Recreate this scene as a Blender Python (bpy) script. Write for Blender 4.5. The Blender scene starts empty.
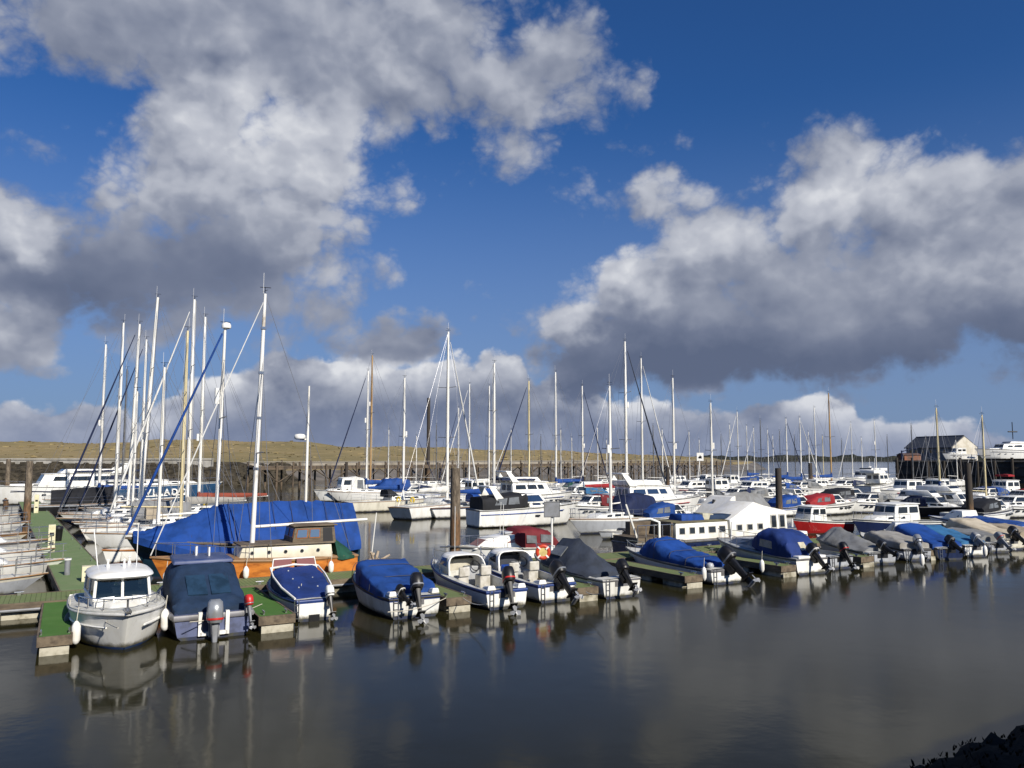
import bpy, bmesh, math, random
from mathutils import Vector, Matrix, Euler
random.seed(7)
R = math.radians
scene = bpy.context.scene
COL = scene.collection

# ------------------------------------------------------------------ camera
CAM_H, FPX, HORIZON, W, H = 5.0, 800.0, 458.0, 1024, 768
PITCH = math.atan((HORIZON - H / 2) / FPX)
cam_data = bpy.data.cameras.new('camera')
cam_data.sensor_width = 36.0
cam_data.lens = 36.0 * FPX / W
cam_data.clip_start, cam_data.clip_end = 0.1, 9000.0
cam = bpy.data.objects.new('camera', cam_data)
COL.objects.link(cam)
cam.location = (0, 0, CAM_H)
cam.rotation_euler = (math.pi / 2 + PITCH, 0, 0)
scene.camera = cam


def ray(px, py):
    """World direction seen at a picture position (y scaled to 1 along the ground)."""
    u, v = (px - W / 2) / FPX, (H / 2 - py) / FPX
    c, s = math.cos(PITCH), math.sin(PITCH)
    return Vector((u, c - v * s, s + v * c))


def at(px, py, z=0.0):
    """Ground point at height z that is seen at px, py."""
    d = ray(px, py)
    t = (z - CAM_H) / d.z
    return Vector((d.x * t, d.y * t, z))


def at_dist(px, py, y):
    d = ray(px, py)
    t = y / d.y
    return Vector((d.x * t, y, CAM_H + d.z * t))


# ------------------------------------------------------------------ sun, sky, exposure
SUN_EL, SUN_AZ = R(33), R(141)          # azimuth clockwise from +Y (the view direction)
sun_dir = Vector((math.sin(SUN_AZ) * math.cos(SUN_EL), math.cos(SUN_AZ) * math.cos(SUN_EL), math.sin(SUN_EL)))
sl = bpy.data.lights.new('sun', 'SUN')
sl.energy, sl.angle, sl.color = 5.0, R(0.53), (1.0, 0.93, 0.82)
so = bpy.data.objects.new('sun', sl)
COL.objects.link(so)
so.rotation_euler = sun_dir.to_track_quat('Z', 'Y').to_euler()
so.location = (20, -30, 40)

scene.view_settings.view_transform = 'Standard'
scene.view_settings.look = 'None'
scene.view_settings.exposure = 0.25
scene.view_settings.gamma = 1.0
scene.view_settings.use_curve_mapping = False
scene.render.engine = 'CYCLES'
scene.cycles.use_denoising = True
scene.cycles.max_bounces = 6
scene.cycles.transparent_max_bounces = 8
scene.cycles.sample_clamp_indirect = 4.0
scene.cycles.caustics_reflective = False
scene.cycles.caustics_refractive = False
scene.render.film_transparent = False

world = bpy.data.worlds.new('World')
scene.world = world
world.use_nodes = True


class Graph:
    """Small helper for writing node graphs."""
    def __init__(self, tree):
        self.t = tree
        tree.nodes.clear()

    def node(self, kind, **kw):
        n = self.t.nodes.new(kind)
        for k, v in kw.items():
            setattr(n, k, v)
        return n

    def put(self, sock, v):
        if isinstance(v, bpy.types.NodeSocket):
            self.t.links.new(v, sock)
        elif v is not None:
            sock.default_value = v

    def math(self, op, a, b=None, c=None, clamp=False):
        n = self.node('ShaderNodeMath', operation=op, use_clamp=clamp)
        for s, v in zip(n.inputs, (a, b, c)):
            self.put(s, v)
        return n.outputs[0]

    def vec(self, op, a, b=None, c=None):
        n = self.node('ShaderNodeVectorMath', operation=op)
        for s, v in zip(n.inputs, (a, b, c)):
            self.put(s, v)
        return n.outputs['Value'] if op in ('LENGTH', 'DOT_PRODUCT', 'DISTANCE') else n.outputs[0]

    def scale(self, a, k):
        n = self.node('ShaderNodeVectorMath', operation='SCALE')
        self.put(n.inputs[0], a)
        self.put(n.inputs['Scale'], k)
        return n.outputs[0]

    def noise(self, v, scale, detail=4, rough=0.5, lac=2.0, dist=0.0, color=False):
        n = self.node('ShaderNodeTexNoise')
        self.put(n.inputs['Vector'], v)
        for k, x in (('Scale', scale), ('Detail', detail), ('Roughness', rough), ('Lacunarity', lac), ('Distortion', dist)):
            n.inputs[k].default_value = x
        return n.outputs['Color'] if color else n.outputs[0]

    def smooth(self, v, a, b, lo=0.0, hi=1.0, kind='SMOOTHSTEP'):
        n = self.node('ShaderNodeMapRange', interpolation_type=kind)
        for s, x in zip(n.inputs, (v, a, b, lo, hi)):
            self.put(s, x)
        return n.outputs[0]

    def mix(self, f, a, b, blend='MIX'):
        n = self.node('ShaderNodeMix', data_type='RGBA', blend_type=blend)
        self.put(n.inputs['Factor'], f)
        for i, x in ((6, a), (7, b)):
            if isinstance(x, (tuple, list)) and len(x) == 3:
                x = (*x, 1)
            self.put(n.inputs[i], x)
        return n.outputs[2]


def sky_spot(px, py):
    d = ray(px, py)
    return math.degrees(math.atan2(d.x, d.y)), math.degrees(math.atan2(d.z, math.hypot(d.x, d.y)))


# clouds: where the heaps stand in the sky: (x, y, half width, half height, tilt, strength)
HEAPS = [
    (60, 8, 130, 55, 0, 1.1), (230, 50, 150, 95, 0, 1.1), (370, 50, 120, 80, 10, 1.1), (440, 110, 90, 52, 15, .85),
    (545, 90, 85, 78, 0, .92), (480, 25, 70, 48, 0, .85), (620, 150, 56, 26, 20, .68),
    (225, 170, 115, 80, 0, 1.15), (290, 165, 85, 65, 0, 1.0), (230, 265, 110, 55, 0, 1.15), (120, 280, 120, 48, 0, 1.0),
    (300, 305, 70, 42, 0, .9), (25, 265, 62, 50, 0, 1.15), (8, 330, 42, 34, 0, 1.0), (60, 165, 70, 46, 0, .55), (90, 212, 60, 26, 0, .55),
    (390, 340, 58, 24, 8, 1.12), (75, 352, 32, 12, 0, .6), (20, 366, 34, 9, 0, .5),
    (830, 200, 75, 62, 0, 1.15), (960, 238, 140, 66, 0, 1.15), (780, 270, 150, 66, 0, 1.15), (660, 300, 95, 58, 0, 1.1),
    (575, 330, 58, 28, 0, 1.1), (930, 300, 180, 58, 0, 1.25), (700, 345, 170, 40, 0, 1.25), (860, 350, 190, 32, 0, 1.1), (655, 195, 48, 32, 0, .95),
    (735, 215, 60, 36, 0, .85), (1075, 265, 150, 88, 0, 1.25), (1000, 215, 90, 50, 0, 1.1), (910, 160, 110, 18, 0, .52), (540, 212, 46, 22, 0, .50),
    (530, 302, 40, 18, 0, .6), (1000, 130, 40, 14, 0, .42),
    (590, 378, 80, 30, 0, .8), (30, 372, 60, 12, 0, .72), (180, 350, 90, 26, 0, .62), (130, 425, 90, 22, 0, .5), 
    
]
# distant cumulus bank low over the land: (x, half width, y of its tops)
BANK = [(60, 85, 398), (150, 70, 420), (235, 80, 372), (310, 90, 360), (380, 80, 352), (450, 60, 350), (500, 50, 344), (560, 60, 368), (640, 80, 392), (700, 70, 400), (775, 75, 388), (850, 60, 424), (925, 70, 410), (1000, 70, 430)]
# where the heaps turn their lit side to us (+) or show their shaded base (-)
LIGHTS = [
    (165, 165, 60, 45, .36), (270, 130, 100, 45, .26), (300, 180, 75, 60, .27), (400, 45, 50, 50, .18), (545, 80, 70, 60, .10), (240, 110, 80, 40, .12),
    (20, 240, 45, 30, .36), (48, 245, 22, 18, .3), (10, 315, 30, 20, .25), (310, 270, 40, 30, .22),
    (130, 290, 170, 45, -.20), (210, 240, 110, 45, -.16), (60, 300, 60, 25, -.2), (260, 20, 260, 60, -.02),
    (620, 285, 80, 32, .40), (570, 322, 42, 18, .5), (840, 175, 70, 34, .40), (700, 240, 110, 24, .38), (660, 185, 36, 24, .28), (900, 200, 110, 40, .2),
    (840, 374, 320, 40, -.36), (640, 372, 130, 34, -.32), (960, 350, 180, 50, -.16), (760, 300, 120, 24, -.12), (980, 270, 90, 40, .10),
    (380, 372, 200, 18, .46), (230, 380, 70, 22, .22), (500, 374, 50, 20, .42), (440, 375, 30, 18, .3), (300, 392, 110, 30, .35), (570, 405, 90, 30, -.34), (460, 412, 80, 22, -.24), (380, 432, 260, 20, -.20),
    (770, 405, 60, 16, .40), (920, 420, 60, 10, .36), (60, 404, 40, 10, .3), (690, 410, 90, 14, .30), (600, 425, 80, 14, .12), (390, 350, 50, 12, -.15),
]


def build_sky(g):
    out = g.node('ShaderNodeOutputWorld')
    bg = g.node('ShaderNodeBackground')
    g.t.links.new(bg.outputs[0], out.inputs[0])
    sky = g.node('ShaderNodeTexSky', sky_type='NISHITA', sun_disc=False)
    sky.sun_elevation, sky.sun_rotation = SUN_EL, SUN_AZ
    sky.altitude, sky.air_density, sky.dust_density, sky.ozone_density = 0, 1.0, 0.6, 2.2
    tc = g.node('ShaderNodeTexCoord')
    d = g.vec('NORMALIZE', tc.outputs['Generated'])
    sep = g.node('ShaderNodeSeparateXYZ')
    g.put(sep.inputs[0], d)
    x, y, z = sep.outputs
    deg = 180 / math.pi
    az = g.math('MULTIPLY', g.math('ARCTAN2', x, y), deg)
    el = g.math('MULTIPLY', g.math('ARCSINE', z), deg)
    comb = g.node('ShaderNodeCombineXYZ')
    g.put(comb.inputs[0], az)
    g.put(comb.inputs[1], el)
    pos = comb.outputs[0]
    # noise lives on the direction vector, slightly flattened
    dz = g.math('MULTIPLY', z, 1.2)
    c2 = g.node('ShaderNodeCombineXYZ')
    for s, v in zip(c2.inputs, (x, y, dz)):
        g.put(s, v)
    nd = c2.outputs[0]
    warp = g.vec('SUBTRACT', g.noise(nd, 7.0, 5, .58, color=True), (.5, .5, .5))
    pw = g.vec('ADD', pos, g.vec('MULTIPLY', warp, (9.0, 6.0, 0)))

    def spots(table, mode, k=1.15):
        acc = None
        for s in table:
            cx, cy = sky_spot(s[0], s[1])
            rx, ry = s[2] * .0716 * k, s[3] * .0716 * k
            v = g.vec('MULTIPLY_ADD', pw, (1 / rx, 1 / ry, 0), (-cx / rx, -cy / ry, 0))
            r = g.vec('LENGTH', v)
            w = s[-1]
            b = g.smooth(r, 0.0, 1.35, w, 0.0)
            if acc is None:
                acc = b
            elif mode == 'max':
                acc = g.math('SMOOTH_MAX', acc, b, .18)
            else:
                acc = g.math('ADD', acc, b)
        return acc
    heap = spots(HEAPS, 'max', 1.85)
    # scattered clouds outside the field the camera looks at
    behind = g.smooth(g.math('ABSOLUTE', az), 38, 60)
    over = g.smooth(el, 30, 42)
    away = g.math('MAXIMUM', behind, over)
    scat = g.smooth(g.noise(nd, 2.6, 3, .5), .46, .72, 0, .95)
    heap = g.math('MAXIMUM', heap, g.math('MULTIPLY', scat, away))

    def billow(vec, detail, vdetail):
        a = g.noise(vec, 7.5, detail, .56)
        vo = g.node('ShaderNodeTexVoronoi', feature='F1')
        g.put(vo.inputs['Vector'], vec)
        vo.inputs['Scale'].default_value = 13
        vo.inputs['Detail'].default_value = vdetail
        vo.inputs['Roughness'].default_value = .50
        vo.inputs['Lacunarity'].default_value = 2.3
        puff = g.math('SUBTRACT', .95, vo.outputs['Distance'])
        return g.math('ADD', g.math('MULTIPLY', a, .58), g.math('MULTIPLY', puff, .42))
    wob = g.vec('ADD', nd, g.scale(warp, .05))
    n0 = billow(wob, 9, 4)
    n2 = billow(wob, 4, 2)
    n1 = billow(g.vec('ADD', wob, (.016, -.004, .030)), 4, 2)
    dens = g.math('ADD', heap, g.math('MULTIPLY', g.math('SUBTRACT', n0, .50), 1.25))
    alpha = g.smooth(dens, .26, .64)
    lit = spots(LIGHTS, 'add')
    face = g.smooth(lit, -.25, .30, .35, 1.25)
    bump = g.math('MULTIPLY', g.math('SUBTRACT', n2, n1), face)
    fine = g.math('MULTIPLY', g.math('MULTIPLY', g.math('SUBTRACT', n0, n2), .55), face)
    wisps = g.math('MULTIPLY', g.math('SUBTRACT', g.noise(nd, 4.0, 3, .5), .5), .42)
    shade = g.math('ADD', g.math('ADD', g.math('ADD', .44, lit), bump), g.math('ADD', wisps, fine))
    rim = g.smooth(dens, .30, .9, .08, 0.0)
    shade = g.math('ADD', shade, rim)
    shade = g.math('SUBTRACT', shade, g.math('MULTIPLY', g.smooth(shade, .70, 1.35, 0.0, .24, 'LINEAR'), 1.0))
    ramp = g.node('ShaderNodeValToRGB')
    g.put(ramp.inputs[0], shade)
    cr = ramp.color_ramp
    stops = [(0.0, (.112, .142, .226)), (.25, (.165, .196, .285)), (.50, (.285, .315, .40)), (.80, (.50, .525, .595)), (1.0, (.75, .765, .80))]
    while len(cr.elements) < len(stops):
        cr.elements.new(.5)
    for e, (p, c) in zip(cr.elements, stops):
        e.position = p
        e.color = (*c, 1)
    cloud = ramp.outputs[0]
    # distant bank: a crisp skyline of small heaps with shaded feet
    T = None
    for px, hw, py in BANK:
        cx, top = sky_spot(px, py)
        b = g.math('MULTIPLY', g.math('ABSOLUTE', g.math('SUBTRACT', az, cx)), 1 / (hw * .0716 * 1.25))
        b = g.smooth(b, .15, 1.5, top, 0.0)
        T = b if T is None else g.math('SMOOTH_MAX', T, b, .5)
    wide = g.smooth(g.math('ABSOLUTE', az), 34, 50)
    T = g.math('MAXIMUM', T, g.math('MULTIPLY', g.smooth(g.noise(nd, 2.2, 2, .5), .35, .7, .5, 7.0), wide))
    T = g.math('ADD', T, g.math('MULTIPLY', g.math('SUBTRACT', g.noise(nd, 6, 3, .5), .52), 5.5))
    v2 = g.node('ShaderNodeTexVoronoi', feature='F1', normalize=True)
    g.put(v2.inputs['Vector'], g.vec('ADD', nd, g.scale(warp, .03)))
    v2.inputs['Scale'].default_value = 26
    v2.inputs['Detail'].default_value = 3
    v2.inputs['Roughness'].default_value = .5
    v2.inputs['Lacunarity'].default_value = 2.2
    nh = g.math('ADD', g.math('MULTIPLY', g.math('SUBTRACT', .95, v2.outputs['Distance']), .55), g.math('MULTIPLY', g.noise(nd, 17, 7, .55), .45))
    d2 = g.math('ADD', g.math('SUBTRACT', T, el), g.math('MULTIPLY', g.math('SUBTRACT', nh, .58), 5.0))
    alpha2 = g.smooth(d2, .0, .62)
    deep = g.math('MULTIPLY', g.smooth(d2, .2, 4.6, .80, 0.0), g.smooth(g.noise(nd, 8, 4, .55), .36, .62, .30, 1.0))
    shade2 = g.math('ADD', g.math('ADD', .31, deep), g.math('MULTIPLY', g.math('SUBTRACT', nh, .58), 1.6))
    shade2 = g.math('ADD', shade2, g.math('MULTIPLY', g.math('SUBTRACT', g.noise(nd, 9, 5, .58), .5), 1.0))
    r2 = g.node('ShaderNodeValToRGB')
    g.put(r2.inputs[0], shade2)
    while len(r2.color_ramp.elements) < len(stops):
        r2.color_ramp.elements.new(.5)
    for e, (p, c) in zip(r2.color_ramp.elements, stops):
        e.position = p
        e.color = (*c, 1)
    clear = g.node('ShaderNodeVectorMath', operation='MULTIPLY')
    g.put(clear.inputs[0], sky.outputs[0])
    clear.inputs[1].default_value = SKY_TINT
    clear = clear.outputs[0]
    # the last degrees above the horizon: distant cloud banks melt into lavender air
    air = g.smooth(el, 0.0, 6.0, .70, 0.0)
    cloud = g.mix(air, cloud, (.235 , .285, .43))
    low = g.smooth(el, -1, 25.0, .80, 0.0)
    clear = g.mix(low, g.scale(clear, SKY_STRENGTH), (.215, .285, .46))
    far = g.mix(g.smooth(el, 0.0, 5.0, .62, 0.05), r2.outputs[0], (.235, .285, .43))
    col = g.mix(alpha, g.mix(alpha2, clear, far), cloud)
    g.put(bg.inputs['Color'], col)
    bg.inputs['Strength'].default_value = .84


SKY_STRENGTH = 0.085
SKY_TINT = (.25, .57, 1.02)
build_sky(Graph(world.node_tree))
world.cycles.sampling_method = 'MANUAL'
world.cycles.sample_map_resolution = 512

# ------------------------------------------------------------------ materials
MATS = {}


def mat(name, col, rough=.5, metal=0.0, spec=.5, var=.0, vscale=3.0, col2=None, bump=0.0, bscale=20.0, coat=0.0,
        stretch=(1, 1, 1), alpha=None, lo=.38, hi=.68):
    """Procedural surface: base colour, a second colour or darker dirt in noise patches, fine bump."""
    if name in MATS:
        return MATS[name]
    m = bpy.data.materials.new(name)
    m.use_nodes = True
    g = Graph(m.node_tree)
    out = g.node('ShaderNodeOutputMaterial')
    p = g.node('ShaderNodeBsdfPrincipled')
    g.t.links.new(p.outputs[0], out.inputs[0])
    p.inputs['Roughness'].default_value = rough
    p.inputs['Metallic'].default_value = metal
    p.inputs['Specular IOR Level'].default_value = spec
    p.inputs['Coat Weight'].default_value = coat
    tc = g.node('ShaderNodeTexCoord')
    v = g.vec('MULTIPLY', tc.outputs['Object'], stretch)
    if col2 is None and var > 0:
        col2 = tuple(c * (1 - var) * k for c, k in zip(col, (1, .97, .90)))
    if col2 is not None:
        f = g.smooth(g.noise(v, vscale, 5, .62), lo, hi)
        g.put(p.inputs['Base Color'], g.mix(f, col, col2))
    else:
        p.inputs['Base Color'].default_value = (*col, 1)
    if bump:
        b = g.node('ShaderNodeBump')
        b.inputs['Strength'].default_value = bump
        b.inputs['Distance'].default_value = .05
        g.put(b.inputs['Height'], g.noise(v, bscale, 4, .6))
        g.t.links.new(b.outputs[0], p.inputs['Normal'])
    MATS[name] = m
    return m


def cloth(name, col, var=.30):
    return mat(name, col, .75, spec=.25, var=var, vscale=1.6, bump=.55, bscale=3.2, stretch=(1, 1, .6))


GEL = mat('white_gelcoat', (.80, .80, .77), .28, var=.13, vscale=2.2, stretch=(1, 1, .35))
GELC = mat('cream_gelcoat', (.66, .63, .53), .32, var=.24, vscale=2.2, stretch=(1, 1, .35))
GELG = mat('grey_gelcoat', (.40, .42, .45), .35, var=.25, vscale=2.4, stretch=(1, 1, .4))
GELD = mat('weathered_gelcoat', (.66, .66, .63), .45, var=.34, vscale=3.0, stretch=(1, 1, .3))
DECK = mat('deck_paint', (.60, .60, .56), .6, var=.30, vscale=4.0, bump=.1, bscale=60)
DECKG = mat('grey_deck_paint', (.34, .36, .37), .65, var=.3, vscale=4.0, bump=.1, bscale=60)
NAVY = mat('navy_hull_paint', (.014, .024, .075), .25, var=.3, vscale=2.0, stretch=(1, 1, .3))
BLUEH = mat('blue_hull_paint', (.02, .07, .30), .3, var=.3, vscale=2.0, stretch=(1, 1, .3))
GREYBLUE = mat('faded_blue_paint', (.10, .12, .22), .5, var=.4, vscale=3.0)
REDH = mat('red_hull_paint', (.36, .018, .02), .3, var=.3, vscale=2.0, stretch=(1, 1, .3))
ORANGE = mat('orange_varnish', (.58, .20, .035), .38, col2=(.33, .10, .02), vscale=1.6, stretch=(1, 1, 2.5))
BLACKH = mat('black_hull_paint', (.014, .014, .017), .35, var=.3, vscale=2.0)
GREENH = mat('green_hull_paint', (.02, .06, .035), .4, var=.3, vscale=2.0)
ANTI = mat('antifouling', (.018, .026, .06), .8, col2=(.05, .05, .035), vscale=3)
ANTIR = mat('red_antifouling', (.14, .03, .02), .8, col2=(.06, .045, .03), vscale=3)
ANTIB = mat('blue_antifouling', (.012, .045, .17), .6, col2=(.03, .05, .09), vscale=3)
RUB = mat('rubber_black', (.016, .016, .017), .6, var=.2)
RUBG = mat('rubber_grey', (.13, .13, .14), .6, var=.3)
RUBB = mat('blue_rub_rail', (.02, .05, .20), .45, var=.2)
GLASS = mat('dark_glass', (.018, .022, .026), .06, spec=.8)
GLASSB = mat('blue_tint_glass', (.02, .04, .09), .06, spec=.8)
GLASSP = mat('pink_tint_glass', (.22, .085, .07), .12, spec=.7)
VINYL = mat('clear_vinyl', (.16, .17, .18), .18, spec=.7, var=.4, vscale=2)
ALU = mat('mast_aluminium', (.70, .70, .68), .35, metal=.25, var=.12, vscale=1.0)
ALUW = mat('white_mast_paint', (.78, .77, .73), .4, var=.18, vscale=1.0, stretch=(1, 1, .3))
ALUG = mat('dull_mast_alloy', (.20, .20, .20), .4, metal=.5, var=.3)
SPRUCE = mat('spruce_mast', (.42, .27, .11), .4, col2=(.26, .14, .05), vscale=2, stretch=(1, 1, .1))
CREAMM = mat('cream_mast_paint', (.66, .57, .34), .45, var=.2, vscale=1)
STEEL = mat('stainless_steel', (.62, .62, .62), .22, metal=.9)
WIRE = mat('stay_wire', (.34, .34, .35), .4, metal=.6)
WIRED = mat('dark_rope', (.04, .04, .05), .8)
ROPE = mat('pale_rope', (.55, .52, .44), .9, var=.2)
WOOD = mat('weathered_wood', (.15, .115, .075), .75, col2=(.07, .052, .035), vscale=4, stretch=(.3, 1, 1), bump=.3, bscale=14)
TEAK = mat('teak', (.30, .17, .075), .55, col2=(.18, .10, .05), vscale=4, stretch=(.2, 1, 1))
VARN = mat('varnished_wood', (.34, .13, .035), .3, col2=(.20, .07, .02), vscale=3, stretch=(.2, 1, 1))
TIMBER = mat('pier_timber', (.12, .088, .058), .85, col2=(.05, .04, .03), vscale=2.0, stretch=(1, 1, .2), bump=.4, bscale=9)
ORNG = mat('orange_plastic', (.52, .045, .012), .45, var=.2)
YEL = mat('yellow_plastic', (.70, .50, .03), .5, var=.2)
REDP = mat('red_plastic', (.50, .025, .02), .4, var=.2)
WHT = mat('white_plastic', (.80, .80, .78), .4, var=.12)
BLK = mat('black_plastic', (.012, .012, .014), .42, spec=.45, var=.3)
GRYP = mat('grey_plastic', (.22, .23, .25), .4, var=.25)
SILV = mat('silver_cowl_paint', (.33, .35, .38), .3, metal=.4, var=.2)
BLU = mat('blue_plastic', (.015, .08, .42), .4, var=.2)
C_ROYAL = cloth('royal_blue_tarp', (.010, .054, .25))
C_BLUE = cloth('blue_canvas', (.014, .058, .24))
C_NAVY = cloth('navy_canvas', (.012, .020, .062))
C_DENIM = cloth('dark_blue_canvas', (.016, .035, .078))
C_MIDBLUE = cloth('deep_blue_canvas', (.014, .036, .16))
C_TEAL = cloth('faded_blue_tarp', (.035, .14, .30))
C_MAROON = cloth('maroon_canvas', (.15, .018, .024))
C_RED = cloth('red_canvas', (.30, .022, .028))
C_GREY = cloth('grey_canvas', (.21, .215, .22))
C_SLATE = cloth('slate_canvas', (.042, .052, .075))
C_TAN = cloth('tan_canvas', (.33, .28, .21))
C_BEIGE = cloth('beige_canvas', (.50, .44, .34))
C_GREEN = cloth('green_canvas', (.016, .075, .05))
C_WHITE = cloth('white_canvas', (.66, .66, .64), .15)
C_SAND = cloth('stone_canvas', (.30, .29, .27))
C_BLACK = cloth('black_canvas', (.016, .017, .021))
C_BROWN = cloth('tan_sail_cloth', (.22, .05, .03))
FLOAT = mat('pontoon_float', (.46, .43, .34), .7, col2=(.16, .14, .09), vscale=2.5, bump=.2, bscale=12)
PILE_OLD = mat('pile_timber', (.24, .15, .08), .85, col2=(.08, .055, .035), vscale=1.3, stretch=(2, 2, .35), bump=.5, bscale=10)


def zoned(name, lo, hi, z0, z1, rough=.85, scale=3.0, bump=.4):
    """Two colours met along a ragged height (weed and wet wood at the bottom of a pile)."""
    if name in MATS:
        return MATS[name]
    m = bpy.data.materials.new(name)
    m.use_nodes = True
    g = Graph(m.node_tree)
    out = g.node('ShaderNodeOutputMaterial')
    p = g.node('ShaderNodeBsdfPrincipled')
    g.t.links.new(p.outputs[0], out.inputs[0])
    p.inputs['Roughness'].default_value = rough
    tc = g.node('ShaderNodeTexCoord')
    n = g.noise(g.vec('MULTIPLY', tc.outputs['Object'], (1, 1, .3)), scale, 5, .6)
    sp = g.node('ShaderNodeSeparateXYZ')
    g.put(sp.inputs[0], tc.outputs['Object'])
    f = g.smooth(g.math('ADD', sp.outputs[2], g.math('MULTIPLY', g.math('SUBTRACT', n, .5), 2.2)), z0, z1)
    c = g.mix(f, lo, hi)
    n2 = g.noise(g.vec('MULTIPLY', tc.outputs['Object'], (3, 3, .5)), 4.0, 4, .7)
    c = g.mix(g.smooth(n2, .36, .62, 0, .85), c, (.045, .033, .022))
    g.put(p.inputs['Base Color'], c)
    b = g.node('ShaderNodeBump')
    b.inputs['Strength'].default_value = bump
    b.inputs['Distance'].default_value = .05
    g.put(b.inputs['Height'], n2)
    g.t.links.new(b.outputs[0], p.inputs['Normal'])
    MATS[name] = m
    return m


PILE_MAT = zoned('mooring_pile_timber', (.20, .105, .045), (.20, .16, .115), 1.6, 2.6)
PILE_DARK = zoned('dark_pile_timber', (.15, .085, .04), (.035, .03, .028), 1.4, 2.6)



def hull_paint(name, col, col2, rough=.28):
    """Gelcoat with streaks running down the topsides and a ragged brown line of slime above the water."""
    m = bpy.data.materials.new(name)
    m.use_nodes = True
    g = Graph(m.node_tree)
    out = g.node('ShaderNodeOutputMaterial')
    p = g.node('ShaderNodeBsdfPrincipled')
    g.t.links.new(p.outputs[0], out.inputs[0])
    p.inputs['Roughness'].default_value = rough
    tc = g.node('ShaderNodeTexCoord')
    pos = tc.outputs['Object']
    c = g.mix(g.smooth(g.noise(g.vec('MULTIPLY', pos, (1, 1, .3)), 2.0, 5, .62), .40, .72), col, col2)
    streak = g.noise(g.vec('MULTIPLY', pos, (7, 7, .5)), 1.6, 4, .65)
    c = g.mix(g.smooth(streak, .58, .74, 0, .55), c, tuple(k * f for k, f in zip(col, (.62, .58, .50))))
    sp = g.node('ShaderNodeSeparateXYZ')
    g.put(sp.inputs[0], pos)
    h = g.math('ADD', sp.outputs[2], g.math('MULTIPLY', g.math('SUBTRACT', g.noise(pos, 3.5, 4, .7), .5), .28))
    c = g.mix(g.smooth(h, .06, .22, .92, 0.0), c, (.085, .075, .042))
    g.put(p.inputs['Base Color'], c)
    MATS[name] = m
    return m


HULLS = {GEL.name: hull_paint('white_hull_paint', (.80, .80, .77), (.70, .69, .64)),
         GELC.name: hull_paint('cream_hull_paint', (.66, .63, .53), (.52, .49, .40)),
         GELD.name: hull_paint('weathered_hull_paint', (.66, .66, .63), (.46, .45, .40), .45),
         GELG.name: hull_paint('grey_hull_paint', (.40, .42, .45), (.30, .31, .33), .35)}

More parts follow.
